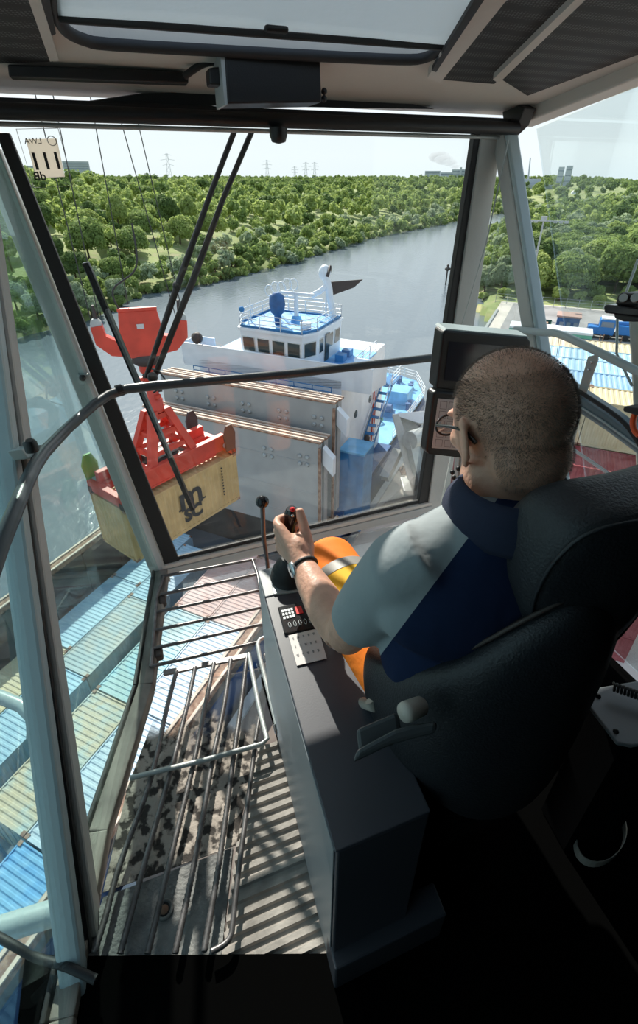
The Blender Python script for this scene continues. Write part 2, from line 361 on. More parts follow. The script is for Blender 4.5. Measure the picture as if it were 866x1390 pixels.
# mud caked on the rear of the glass floor: thick lumps of dried dirt following a ragged edge
def mudmat():
    m = bpy.data.materials.new('mud on glass'); m.use_nodes = True; nt = m.node_tree; b = nt.nodes['Principled BSDF']; out = nt.nodes['Material Output']
    b.inputs['Roughness'].default_value = .95
    tc = nt.nodes.new('ShaderNodeTexCoord'); n = nt.nodes.new('ShaderNodeTexNoise'); n.inputs['Scale'].default_value = 30; n.inputs['Detail'].default_value = 9
    nt.links.new(tc.outputs['Object'], n.inputs['Vector'])
    r = nt.nodes.new('ShaderNodeValToRGB'); r.color_ramp.elements[0].position = .44; r.color_ramp.elements[1].position = .52
    r.color_ramp.elements[0].color = (.045, .038, .034, 1); r.color_ramp.elements[1].color = (.40, .345, .30, 1); nt.links.new(n.outputs['Fac'], r.inputs['Fac']); nt.links.new(r.outputs['Color'], b.inputs['Base Color'])
    bp = nt.nodes.new('ShaderNodeBump'); bp.inputs['Strength'].default_value = .9; bp.inputs['Distance'].default_value = .01; nt.links.new(n.outputs['Fac'], bp.inputs['Height']); nt.links.new(bp.outputs['Normal'], b.inputs['Normal'])
    # coverage: solid near the plate, thinning out forward
    sp = nt.nodes.new('ShaderNodeSeparateXYZ'); nt.links.new(tc.outputs['Object'], sp.inputs[0])
    mr = nt.nodes.new('ShaderNodeMapRange'); mr.inputs[1].default_value = -.12; mr.inputs[2].default_value = .28; mr.inputs[3].default_value = .62; mr.inputs[4].default_value = -.05
    nt.links.new(sp.outputs['Y'], mr.inputs[0])
    n2 = nt.nodes.new('ShaderNodeTexNoise'); n2.inputs['Scale'].default_value = 9; n2.inputs['Detail'].default_value = 7; nt.links.new(tc.outputs['Object'], n2.inputs['Vector'])
    ad = nt.nodes.new('ShaderNodeMath'); ad.operation = 'ADD'; nt.links.new(mr.outputs[0], ad.inputs[0]); nt.links.new(n2.outputs['Fac'], ad.inputs[1])
    r2 = nt.nodes.new('ShaderNodeMapRange'); r2.inputs[1].default_value = .58; r2.inputs[2].default_value = .84; nt.links.new(ad.outputs[0], r2.inputs[0])
    tr = nt.nodes.new('ShaderNodeBsdfTransparent'); mx = nt.nodes.new('ShaderNodeMixShader'); nt.links.new(r2.outputs[0], mx.inputs[0]); nt.links.new(tr.outputs[0], mx.inputs[1]); nt.links.new(b.outputs[0], mx.inputs[2]); nt.links.new(mx.outputs[0], out.inputs[0])
    return m
q = PX(cz, [(173, 1070), (140, 1212), (320, 1148), (350, 1010), (358, 950), (215, 960)], -1.505)
o = single('dried_mud', MB().prism(q, ZV * .003), mudmat(), 'pale dried mud caked over the rear of the glass floor under the bars', 'mud'); o['kind'] = 'stuff'
# floor edge beams
BV = .004
def beam(pts, w, h, m, up=ZV, name='trim_1', **k):
    mb = MB()
    for a, b in zip(pts, pts[1:]): mb.bar(a, b, w, h, up)
    return struct(name, mb, m, bevel=BV, **k)
PBL = [cab(-.085, 1.80, -1.50), cab(-.19, 1.21, -1.50), cab(-.335, .79, -1.50), cab(-.40, .45, -1.50), cab(-.46, .0, -1.50)]
beam(PBL, .05, .05, mat('dirty sill paint', (.27, .235, .20), .7, col2=(.13, .11, .095), vs=9, detail=6), name='trim_1')
beam([p + RV * -.035 + ZV * .0 for p in PBL], .012, .07, M['rubber'], name='trim_2')
# windscreen frame
WTL, WTR, WBL, WBR = cab(-.262, 1.8, .15), cab(1.335, 1.8, .15), cab(-.085, 1.8, -1.5), cab(1.27, 1.8, -1.475)
beam([WBL, WBR], .05, .045, M['frame'], name='trim_3')
beam([WBL + ZV * .035 - FV * .012, WBR + ZV * .035 - FV * .012], .02, .02, M['beige'], name='trim_highlight')  # beige strip drawn for the reflected highlight along the sill
beam([WBL + ZV * .055, WBR + ZV * .055], .014, .02, M['rubber'], name='trim_5')
# left corner post (grey) with its black seal, right corner post the same
def strip(fn, a0, a1, b0, b1, plane, ext, m, name):   # quad strip between two pixel edges on a plane, with depth
    mb = MB().prism([fn(*a0, plane), fn(*a1, plane), fn(*b1, plane), fn(*b0, plane)], ext); return struct(name, mb, m, bevel=.003)
strip(cf, (-35, 200), (-3, 200), (209, 790), (232, 790), 1.78, FV * .07, M['frame'], 'trim_6')
strip(cf, (-6, 180), (12, 180), (229, 779), (246, 768), 1.79, FV * .03, M['rubber'], 'trim_7')
strip(cf, (657, 165), (685, 165), (578, 712), (604, 706), 1.78, FV * .07, M['frame'], 'trim_8')
strip(cf, (645, 180), (658, 180), (566, 700), (579, 700), 1.79, FV * .03, M['rubber'], 'trim_9')
# slanting side posts of the A shapes
def slant(a, b, w, d, m, name): return struct(name, MB().bar(a, b, w, d, RV), m, bevel=.008)
LT, LB = cab(-.30, 1.76, .16), cab(-.365, .60, -1.52)
slant(LT, LB, .075, .055, M['frame'], 'trim_10')
slant(LT - FV * .048, LB - FV * .055, .02, .03, M['rubber'], 'trim_11')
slant(LT - FV * .075, LB - FV * .105 - RV * .02, .05, .05, M['tealp'], 'trim_12')
RT, RB = cab(1.345, 1.79, .14), cab(1.365, .88, -1.46)
slant(RT, RB, .06, .05, M['frame'], 'trim_13')
slant(RT - FV * .045, RB - FV * .045, .016, .05, M['tealp'], 'trim_14')
# glazing
struct('window_3', MB().prism([cab(-.27, 1.815, .15), cab(1.34, 1.815, .15), cab(1.28, 1.815, -1.47), cab(-.09, 1.815, -1.5)], FV * .008), M['glass'])
struct('window_4', MB().prism([cab(-.275, 1.78, .12), cab(-.10, 1.76, -1.49), cab(-.20, 1.21, -1.49), cab(-.345, .68, -1.49)], RV * .006), M['glassL'])
struct('window_5', MB().prism([cab(-.31, 1.66, .14), cab(-.375, .55, -1.49), cab(-.46, -.2, -1.49), cab(-.44, -.2, .45)], RV * -.006), M['glassL'])
struct('window_6', MB().prism([cab(1.38, 1.76, .12), cab(1.32, 1.78, -1.45), cab(1.38, .85, -1.45)], RV * .006), M['glassR'])
struct('window_7', MB().prism([cab(1.40, 1.68, .14), cab(1.40, .78, -1.45), cab(1.40, .55, -1.45), cab(1.40, .55, .36)], RV * .006), M['glassR'])
# header: black blind tube, seal, black brackets
beam([cab(-.42, 1.80, .155), cab(1.40, 1.80, .155)], .05, .04, M['rubber'], name='trim_15')
struct('trim_16', MB().tube([cab(-.42, 1.73, .142), cab(1.36, 1.73, .142)], .019, 14), M['blk'])
struct('trim_17', MB().tube([cab(-.42, 1.77, .118), cab(1.36, 1.77, .118)], .006, 8), M['galv'])
# roof with the skylight hole
def rz(r, f, off=0.0): return cab(r, f, .2 + (1.8 - f) * .15 + off)
hole_px = [(70, -40), (71, 0), (78, 22), (92, 40), (115, 51), (150, 57), (300, 66), (430, 73), (540, 78), (575, 76), (598, 64), (615, 45), (640, 0)]
hl = [tocab(croof(x, y)) for x, y in hole_px]; hl = [(p.x, p.y) for p in hl]
hl += [(hl[-1][0] - .1, .28), (hl[0][0] - .02, .28)]
hl = [(p.x, p.y) for p in smooth_loop([V((a, b, 0)) for a, b in hl[:-2]], 3, closed=False)] + hl[-2:]
def ringfill(hole, x0, x1, y0, y1):
    cx = sum(p[0] for p in hole) / len(hole); cy = sum(p[1] for p in hole) / len(hole)
    angs = sorted([math.atan2(y - cy, x - cx) for x, y in hole] + [math.atan2(y - cy, x - cx) for x in (x0, x1) for y in (y0, y1)])
    A, B = [], []
    for a in angs:
        dx, dy = math.cos(a), math.sin(a); t = 1e9
        if dx > 1e-9: t = min(t, (x1 - cx) / dx)
        if dx < -1e-9: t = min(t, (x0 - cx) / dx)
        if dy > 1e-9: t = min(t, (y1 - cy) / dy)
        if dy < -1e-9: t = min(t, (y0 - cy) / dy)
        B.append((cx + dx * t, cy + dy * t)); best = 0
        for i in range(len(hole)):
            (ax, ay), (bx, by) = hole[i], hole[(i + 1) % len(hole)]; ex, ey = bx - ax, by - ay; den = dx * ey - dy * ex
            if abs(den) < 1e-12: continue
            tt = ((ax - cx) * ey - (ay - cy) * ex) / den; ss = ((ax - cx) * dy - (ay - cy) * dx) / den
            if tt > 0 and -1e-6 <= ss <= 1 + 1e-6: best = max(best, tt)
        A.append((cx + dx * best, cy + dy * best))
    return A, B
Ah, Bh = ringfill(hl, -.52, 1.50, -.78, 1.86); n = len(Ah); mb = MB()
mb.add([rz(*p) for p in Ah] + [rz(*p) for p in Bh], [(i, (i + 1) % n, n + (i + 1) % n, n + i) for i in range(n)])
o = struct('ceiling', mb, M['beige']); md = o.modifiers.new('solid', 'SOLIDIFY'); md.thickness = .06; md.offset = 1 if o.data.polygons[0].normal.z > 0 else -1
struct('trim_18', MB().tube([rz(a, b, -.004) for a, b in hl], .012, 8, closed=True), M['rubber'])
struct('window_8', MB().prism([rz(a, b, .045) for a, b in hl], ZV * .006), M['glassT'])
# ceiling side panels (perforated) and their beige trims
def roofpoly(name, pts, m, off=-.006, th=.006): return struct(name, MB().prism([croof(x, y, off) for x, y in pts], ZV * th), m)
roofpoly('trim_19', [(595, 108), (671, 114), (806, -30), (702, -30)], M['perf'])
roofpoly('trim_20', [(681, 108), (716, 130), (900, 62), (960, -40), (830, -40)], M['perf'], -.004)
roofpoly('trim_21', [(580, 106), (597, 113), (712, -30), (700, -30), (664, -30)], M['beige'], -.022, .02)
roofpoly('trim_22', [(586, 96), (592, 98), (664, -10), (650, -10)], M['rubber'], -.03, .01)
roofpoly('trim_23', [(669, 108), (677, 113), (836, -40), (822, -40)], M['beige'], -.02, .018)
roofpoly('trim_24', [(-60, -30), (30, -30), (72, 84), (-60, 88)], M['perf'])
roofpoly('trim_25', [(28, -30), (46, -30), (80, 82), (68, 84)], M['beige'], -.022, .02)
roofpoly('trim_26', [(52, -20), (64, -20), (76, 46), (68, 50)], M['rubber'], -.02, .015)
struct('trim_27', MB().prism([cr(698, 172, 1.42), cr(712, 132, 1.42), cr(900, 66, 1.42), cr(960, 74, 1.42), cr(900, 92, 1.42)], RV * .08), M['beige'], bevel=.006)
struct('trim_28', MB().prism([cr(681, 150, 1.36), cr(700, 140, 1.36), cr(712, 146, 1.36), cr(702, 170, 1.36), cr(686, 186, 1.36)], RV * .05), M['rubber'], bevel=.004)
# solid black curved strip standing in for the shade in the header's moulded recess
struct('trim_shade', MB().prism([cf(x, y, 1.785) for x, y in [(100, 141), (190, 128), (300, 122), (420, 122), (520, 132), (590, 148)]], FV * .02 + ZV * .004), M['rubber'])
# rear and side walls
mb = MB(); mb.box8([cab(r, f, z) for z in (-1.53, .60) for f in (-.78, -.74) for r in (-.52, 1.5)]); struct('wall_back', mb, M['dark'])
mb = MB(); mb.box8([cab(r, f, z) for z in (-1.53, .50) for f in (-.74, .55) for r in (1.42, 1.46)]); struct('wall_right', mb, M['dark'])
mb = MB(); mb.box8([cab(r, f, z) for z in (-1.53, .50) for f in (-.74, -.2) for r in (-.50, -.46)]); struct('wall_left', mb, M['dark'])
struct('trim_30', MB().bar(cr(870, 425, 1.43), cr(880, 640, 1.43), .05, .05, RV), M['frame'], bevel=.01)
struct('trim_31', MB().tube([cr(866, 352, 1.40), cr(838, 430, 1.40), cr(837, 480, 1.40), cr(858, 524, 1.40)], .004, 6), M['tealp'])

# ================================================================ CAB FITTINGS
# skylight blind
T = Thing('sunblind', rz(.4, 1.2, -.03), 'grey cloth roller blind drawn across the roof window with a black pull tab', 'sunblind', frame=MC)
a, b = tocab(croof(76, 10)), tocab(croof(604, 52))
def cloth(u, v):
    r = a.x + (b.x - a.x) * u; f = a.y + (b.y - a.y) * u; f = f + (.27 - f) * v
    return rz(r, f, -.012 + .006 * math.sin(v * 9 + u * 3) * math.sin(u * math.pi))
o = T.part('cloth', MB().grid(cloth, 24, 20), M['blind']); md = o.modifiers.new('s', 'SOLIDIFY'); md.thickness = .002
T.part('hem_bar', MB().bar(cloth(0, 0) - ZV * .004, cloth(1, 0) - ZV * .004, .014, .012), M['rubber'], bevel=.003)
p = croof(375, 40, -.02); T.part('pull_tab', MB().box((0, 0, 0), (.05, .018, .012), Matrix.Translation(p) @ MC.to_3x3().to_4x4()), M['blk'], bevel=.005)
# box on header, black bar, cable
T = Thing('control_box', cf(368, 95, 1.5), 'square black box hanging from the cab header above the windscreen', 'box', frame=MC)
T.part('housing', MB().prism([cf(x, y, 1.47) for x, y in [(303, 49), (434, 57), (437, 139), (309, 141)]], FV * .11), M['blk'], bevel=.004)
T.part('edge_strip', MB().prism([cf(x, y, 1.469) for x, y in [(297, 48), (303, 49), (309, 142), (305, 142)]], FV * .11), M['galv'])
T.part('clamp', MB().prism([cf(x, y, 1.5) for x, y in [(283, 92), (299, 90), (301, 116), (285, 115)]], FV * .05), M['blk'], bevel=.004)
for yy in (124, 134): T.part('bolt', MB().ball(cf(440, yy, 1.5), .008, 8), M['blk'])
T = Thing('channel_bar', cf(130, 100, 1.6), 'long black cable channel on the header left of the square box', 'channel', frame=MC)
T.part('channel', MB().prism([cf(x, y, 1.6) for x, y in [(10, 87), (248, 97), (256, 103), (256, 113), (12, 104)]], FV * .05), M['blk'], bevel=.003)
T.part('cable', MB().tube(smooth_loop([cf(250, 104, 1.58), cf(262, 95, 1.57), cf(278, 86, 1.56), cf(300, 82, 1.56)], 4, False), .008, 8), M['rubber'])
single('door_stop', MB().lathe([(.004, -.02), (.02, -.016), (.026, 0), (.026, .02)], 14, Matrix.Translation(cf(378, 184, 1.70) + ZV * 0)), M['blk'], 'round black knob hanging under the middle of the header tube', 'knob')
# sound power sticker, reads mirrored from inside
T = Thing('sound_label', cf(62, 214, 1.80), 'pale sticker with mirrored 111 decibel figures on the top left of the windscreen', 'sticker')
cr4 = [cf(x, y, 1.806) for x, y in [(35, 189), (77, 188), (88, 240), (49, 242)]]
T.part('sticker', MB().prism(cr4, FV * .002), M['sticker'])
Mx = frame_M((cr4[0] + cr4[2]) / 2 - FV * .003, cr4[1] - cr4[0], cr4[0] - cr4[3])
for t_, s_, ox, oy, bo in (('LWA', .020, -.020, .040, .0), ('111', .056, .0, -.008, .0010), ('dB', .03, -.028, -.042, .0006)):
    T.part('lettering', text_mb(t_, s_, Mx @ Matrix.Translation((ox, oy, 0)), mirror=True, bold=bo, depth=.0004), M['ink'])
T.part('emblem', MB().tube([Mx @ V((.028 + .011 * math.cos(k), .040 + .011 * math.sin(k), 0)) for k in [j * math.pi / 8 for j in range(16)]], .0014, 4, closed=True), M['inkg'])
T.part('border', MB().tube([Mx @ V((x * .052, y * .068, 0)) for x, y in ((-1, -1), (1, -1), (1, 1), (-1, 1))], .001, 4, closed=True), M['inkg'])
# guard rail
pts = [cab(1.28, 1.66, -.615), cf(600, 484, 1.66), cf(400, 507, 1.66), cf(215, 523, 1.66), cf(172, 528, 1.655), cf(148, 536, 1.64), cf(128, 549, 1.60), cr(90, 583, -.245), cr(60, 614, -.27), cr(47, 633, -.277), cr(34, 660, -.283), cr(0, 742, -.30), cab(-.345, .45, -.62), cab(-.37, .0, -.62)]
T = Thing('guard_rail', cf(400, 507, 1.66), 'dark grey tubular guard rail crossing the windscreen and bending back along the left window', 'rail', frame=MC)
T.part('tube', MB().tube(pts, .0155, 14), M['railp'])
T.part('clamp', MB().prism([cr(x, y, -.285) for x, y in [(30, 610), (44, 603), (64, 604), (52, 622), (38, 622)]], RV * -.03), M['tealp'], bevel=.003)
T.part('cap', MB().lathe([(.014, 0), (.014, .02), (.010, .026)], 12, Matrix.Translation(cr(44, 612, -.262))), M['blk'])
T.part('collar', MB().tube([cf(166, 529, 1.655), cf(158, 531, 1.65)], .019, 14), M['rubber'])
T = Thing('window_latch', cf(114, 518, 1.74), 'small metal latch with a black button on the left corner post', 'latch')
T.part('plate', MB().prism([cf(x, y, 1.765) for x, y in [(105, 508), (122, 508), (126, 520), (112, 524)]], FV * .015), M['galv'], bevel=.003)
T.part('button', MB().ball(cf(112, 513, 1.76), .011, 10), M['blk'])
# wiper
T = Thing('windscreen_wiper', cf(330, 180, 1.86), 'long black windscreen wiper with twin arms and a slanting blade', 'wiper', frame=MC)
Wf = 1.90
T.part('arm', MB().tube([cf(319, 176, Wf), cf(286, 262, Wf), cf(240, 390, Wf), cf(198, 512, Wf)], [.009, .009, .012, .009], 8), M['blk'])
T.part('arm', MB().tube([cf(342, 178, Wf), cf(302, 272, Wf), cf(262, 380, Wf), cf(211, 508, Wf)], [.009, .009, .012, .011], 8), M['blk'])
T.part('link', MB().tube([cf(205, 500, Wf), cf(216, 504, Wf - .01), cf(222, 512, Wf - .01), cf(228, 520, Wf - .01), cf(208, 533, Wf - .01)], .004, 6), M['railp'])
bl = T.part('blade', MB().bar(cf(116, 356, Wf - .03), cf(262, 692, Wf - .03), .022, .016), M['blkgl'], bevel=.003)
T.part('spine', MB().bar(cf(145, 420, Wf - .05), cf(232, 620, Wf - .05), .010, .018), M['railp'], parent=bl)
T.part('pivot', MB().ball(cf(207, 512, Wf - .02), .02, 10), M['blk'])
T.part('joint', MB().ball(cf(240, 388, Wf), .016, 8), M['blk'])
# right side rails and fittings
T = Thing('grab_rail', cr(790, 465, 1.3), 'pale blue grey tubular grab rail sloping along the right window', 'rail', frame=MC)
T.part('tube', MB().tube(smooth_loop([cr(700, 447, 1.33), cr(735, 451, 1.3), cr(757, 453, 1.3), cr(790, 467, 1.3), cr(845, 494, 1.3), cr(880, 512, 1.3)], 4, False), .0125, 12), M['tealp'])
T.part('hanger_bracket', MB().prism([cr(x, y, 1.31) for x, y in [(798, 484), (810, 481), (811, 488), (791, 545), (772, 626), (757, 660), (752, 640), (764, 600), (785, 530)]], RV * .006), M['galv'], bevel=.001)
for (x, y) in ((803, 492), (799, 502), (777, 572), (768, 598), (764, 612)): T.part('bolt', MB().ball(cr(x, y, 1.305), .005, 8), M['metal'])
T = Thing('window_sill_beam', cr(820, 560, 1.3), 'dark blue grey beam with a black hose on top along the right window', 'beam', frame=MC)
T.part('beam', MB().prism([cr(x, y, 1.30) for x, y in [(740, 505), (775, 530), (820, 560), (900, 622), (900, 645), (820, 585), (775, 555), (740, 533)]], RV * .07), M['beamp'], bevel=.012)
T.part('edge_strip', MB().tube([cr(x, y, 1.296) for x, y in [(745, 522), (775, 544), (820, 573), (900, 632)]], .0035, 6), M['tealp'])
T.part('hose', MB().tube(smooth_loop([cr(x, y, 1.29) for x, y in [(745, 502), (773, 523), (800, 540), (830, 560), (850, 577), (866, 600), (890, 640)]], 4, False), .007, 8), M['rubber'])
single('support_rod', MB().tube([cr(763, 600, 1.25), cr(840, 652, 1.25)], .0055, 10), M['white'], 'thin white rod below the dark beam at the right window', 'rod')
T = Thing('work_lamp', cr(845, 415, 1.28), 'black swivelling lamp with a flat arm at the right edge of the cab', 'lamp', frame=MC)
T.part('arm', MB().prism([cr(x, y, 1.28) for x, y in [(819, 416), (822, 413), (880, 420), (880, 432), (820, 425)]], RV * .05), M['blkgl'], bevel=.004)
T.part('housing', MB().prism([cr(x, y, 1.29) for x, y in [(838, 400), (843, 397), (876, 399), (876, 416), (834, 414)]], RV * .09), M['blk'], bevel=.006)
T.part('lower_housing', MB().prism([cr(x, y, 1.29) for x, y in [(832, 424), (870, 429), (868, 437), (845, 437), (833, 432)]], RV * .07), M['blk'], bevel=.006)
for x in (846, 862): T.part('lens', MB().tube([cr(x, 404, 1.275), cr(x + 1, 406, 1.30)], .011, 12), M['galv'])
T = Thing('hand_microphone', cr(855, 560, 1.22), 'black microphone holder with an orange cable at the right edge of the cab', 'microphone', frame=MC)
T.part('holder', MB().prism([cr(x, y, 1.22) for x, y in [(845, 555), (847, 551), (876, 555), (876, 568), (845, 559)]], RV * .05), M['blk'], bevel=.005)
T.part('cable', MB().tube(smooth_loop([cr(x, y, 1.23) for x, y in [(862, 562), (859, 572), (861, 584), (868, 592)]], 4, False), .008, 8), M['orangecable'])
# thin cord crossing right corner post
single('pull_cord', MB().tube([cf(690, 190, 1.70), cf(660, 330, 1.70), cf(618, 470, 1.70)], .0025, 6), M['galv'], 'thin grey cord slanting across the right corner post', 'cord')
# exterior rail outside lower left
T = Thing('walkway_rail', cz(60, 1235, -1.5), 'white tubular walkway rail outside the lower left of the cab', 'rail')
T.part('tube', MB().tube([cz(-60, 1282, -1.60), cz(0, 1262, -1.6), cz(60, 1243, -1.6), cz(118, 1226, -1.6)], .030, 16), M['tealp'])
T.part('flange', MB().tube([cz(108, 1170, -1.58), cz(116, 1300, -1.64)], .018, 12), M['tealp'])
T = Thing('reflected_rail', cz(20, 950, -1.7), 'pale tube standing in for a rail reflection in the left window', 'rail')  # solid tube built in place of bars mirrored in the side glass
T.part('tube', MB().tube([cz(-60, 932, -1.5), cz(-5, 944, -1.5), cz(30, 958, -1.5), cz(46, 975, -1.5), cz(46, 1000, -1.55)], .022, 12), M['tealp'])
# black hose bottom left
single('floor_hose', MB().tube(smooth_loop([cz(-20, 1262, -1.42), cz(20, 1284, -1.42), cz(50, 1300, -1.44), cz(90, 1312, -1.44), cz(130, 1330, -1.45)], 4, False), .009, 12), M['rubber'], 'thick black hose lying at the bottom left corner of the cab floor', 'hose')

# ---- floor grille
def Z3(x, y): return (180 + x / 3.936, 740 + y / 3.936)
def Z4(x, y): return (120 + x / 2.547, 960 + y / 2.547)
T = Thing('front_floor_grille', cz(270, 830, -1.5), 'steel guard of crosswise bars over the front glass floor', 'grille', frame=MC)
zz = -1.465
for a, b in (((150, 168), (655, 75)), ((150, 264), (665, 155)), ((125, 358), (680, 240)), ((112, 457), (695, 330)), ((108, 553), (710, 418)), ((98, 648), (665, 520))):
    T.part('bar', MB().tube([cz(*Z3(*a), zz), cz(*Z3(*b), zz)], .0065, 8), M['rod'])
T.part('side_bar', MB().tube([cz(*Z3(165, 165), zz), cz(*Z3(128, 270), zz), cz(*Z3(98, 650), zz)], .007, 8), M['rod'])
T.part('side_bar', MB().tube([cz(*Z3(640, 75), zz), cz(*Z3(668, 160), zz), cz(*Z3(712, 420), zz)], .007, 8), M['rod'])
T.part('strap', MB().bar(cz(*Z3(165, 685), zz - .004), cz(*Z3(630, 588), zz - .004), .018, .01), M['rod'])
for x, y in ((160, 300), (140, 580)): T.part('clip', MB().box((0, 0, 0), (.03, .05, .03), Matrix.Translation(cz(*Z3(x, y), -1.485)) @ MC.to_3x3().to_4x4()), M['sprd'], bevel=.008)
T = Thing('rear_floor_grille', cz(250, 1080, -1.5), 'hinged steel guard of long ribbed rods running back over the muddy floor', 'grille', frame=MC)
def ribbed(pts, r):
    pts = smooth_loop(pts, 8, False); out = []; rs = []
    L = sum((b - a).length for a, b in zip(pts, pts[1:])); N = int(L / .005); acc = 0; cum = [0]
    for a, b in zip(pts, pts[1:]): cum.append(cum[-1] + (b - a).length)
    for i in range(N + 1):
        s = L * i / N; j = 0
        while j < len(cum) - 2 and cum[j + 1] < s: j += 1
        t = (s - cum[j]) / max(1e-9, cum[j + 1] - cum[j]); out.append(pts[j].lerp(pts[j + 1], t)); rs.append(r * (1.16 if i % 2 else .92))
    return MB().tube(out, rs, 7)
rods = [((235, 672), [(272, 0), (215, 250), (110, 540), (60, 720), (20, 850)]), ((335, 650), [(340, 0), (290, 200), (200, 520), (110, 852)]), ((435, 628), [(403, 0), (365, 190), (290, 500), (205, 852)]),
        ((525, 608), [(468, 0), (430, 180), (370, 520), (300, 852)]), ((610, 600), [(527, 0), (505, 150), (455, 520), (400, 845)])]
for top, rest in rods: T.part('rod', ribbed([cz(*Z3(*top), zz)] + [cz(*Z4(*p), zz - .005) for p in rest], .0072), M['rod'])
T.part('edge_rod', MB().tube(smooth_loop([cz(*Z4(*p), zz - .005) for p in [(578, 118), (560, 260), (520, 560), (500, 740), (492, 790), (470, 820), (425, 845)]], 4, False), .0068, 8), M['rod'])
T.part('rod', ribbed([cz(*Z3(685, 870), zz), cz(*Z3(655, 1050), zz)], .0055), M['rod'])
T.part('crossbar', MB().tube([cz(*Z4(145, 245), zz + .012), cz(*Z4(400, 183), zz + .012), cz(*Z4(600, 128), zz + .012), cz(*Z4(618, 110), zz + .012), cz(*Z4(590, 0), zz + .012), cz(*Z3(620, 580), zz + .012)], .0075, 10), M['galv'])
T.part('hinge_rod', MB().tube([cz(*Z3(712, 490), zz + .03), cz(*Z3(680, 503), zz + .03), cz(*Z3(668, 530), zz + .03), cz(*Z3(680, 600), zz + .02), cz(*Z3(770, 960), zz + .02)], .0075, 10), M['galv'])
for (x, y) in ((715, 600), (722, 650), (735, 690), (748, 770), (775, 860), (782, 920), (770, 980)):
    T.part('hinge_lug', MB().box((0, 0, 0), (.018, .028, .022), Matrix.Translation(cz(*Z3(x, y), zz)) @ MC.to_3x3().to_4x4()), M['rod'], bevel=.005)
c = cz(223, 1235, -1.5)
T = Thing('drain_grommet', c, 'round rusty bolt recess in the worn floor plate', 'grommet')
T.part('collar', MB().tube([c + V((.018 * math.cos(k * .3927), .018 * math.sin(k * .3927), .001)) for k in range(16)], .004, 8, closed=True), M['plate'])
T.part('bolt', MB().ball(c + ZV * .001, (.011, .011, .006), 10), M['hatchrust']); T.part('well', MB().lathe([(.016, 0), (.016, .002)], 14, Matrix.Translation(c)), M['rubber'])
# ================================================================ CONSOLE
ZT = -.92
T = Thing('side_console', cab(.24, .68, -1.5), 'long grey armrest console with joystick and label on the left of the seat', 'console', frame=MC)
k0 = [cz(350, 775, ZT), cz(455, 1157, ZT)]; fr, nr = tocab(k0[0]), tocab(k0[1]); Wd = .175
cl = [cab(fr.x, fr.y, 0), cab(nr.x, nr.y, 0)]
def cc(u, v, z):     # u along from front(0) to rear(1), v across from left to right
    p = V((fr.x + (nr.x - fr.x) * u + v * Wd, fr.y + (nr.y - fr.y) * u, z)); return cab(*p)
mb = MB(); mb.box8([cc(u, v, z) for z in (-1.502, ZT - .004) for v in (.02, 1) for u in (0, 1)]); T.part('body', mb, M['cons'], bevel=.004)
mb = MB(); mb.box8([cc(u, v, z) for z in (-1.49, ZT - .02) for v in (0, .018) for u in (.0, .985)]); T.part('side_panel', mb, M['consl'], bevel=.002)
mb = MB(); mb.box8([cc(u, v, z) for z in (ZT - .004, ZT) for v in (0, 1) for u in (.155, 1.0)]); T.part('top_plate', mb, M['cons'], bevel=.002)
mb = MB(); mb.box8([cc(u, v, z) for z in (ZT - .004, ZT + .001) for v in (0, 1) for u in (0, .15)]); T.part('front_plate', mb, M['consl'], bevel=.002)
mb = MB(); mb.box8([cc(u, v, z) for z in (-1.502, -1.38) for v in (.0, 1.5) for u in (.95, 1.04)]); T.part('plinth', mb, M['cons'], bevel=.004)
pn = T.part('button_panel', MB().prism([cz(x, y, ZT + .002) for x, y in [(377, 826), (386, 862), (438, 852), (424, 815)]], ZV * .005), M['blkgl'], bevel=.002)
q = [cz(x, y, ZT + .008) for x, y in [(377, 826), (386, 862), (438, 852), (424, 815)]]
def qd(u, v): return q[0].lerp(q[3], u).lerp(q[1].lerp(q[2], u), v)
for i in range(4):
    for j in range(3):
        u, v = .08 + i * .085, .10 + j * .13
        T.part('key', MB().prism([qd(u, v), qd(u + .06, v), qd(u + .06, v + .09), qd(u, v + .09)], ZV * .001), M['lcd'], parent=pn)
for u in (.46, .72): T.part('display_window', MB().prism([qd(u, .1), qd(u + .18, .1), qd(u + .18, .38), qd(u, .38)], ZV * .001), M['red'], parent=pn)
for i in range(5): T.part('indicator', MB().tube([qd(.2 + .14 * i + .035 * math.cos(t), .68 + .1 * math.sin(t)) for t in [k * .785 for k in range(8)]], .0006, 4, closed=True), M['lcd'], parent=pn)
stk = [cz(x, y, ZT + .003) for x, y in [(391.5, 863), (403, 904), (443.5, 894), (432, 853)]]
st = T.part('instruction_label', MB().prism(stk, ZV * .001), M['paper'])
def sq(u, v): return stk[0].lerp(stk[3], u).lerp(stk[1].lerp(stk[2], u), v) + ZV * .0015
rr = random.Random(3)
for k in range(15):
    u, v = .12 + (k % 5) * .17, .14 + (k // 5) * .28; s_ = .02 + rr.random() * .02
    T.part('symbol', MB().prism([sq(u - s_, v - .03), sq(u + s_, v - .03), sq(u + s_, v + .03), sq(u - s_ * .4, v + .05)], ZV * .0004), M['inkg'], parent=st)
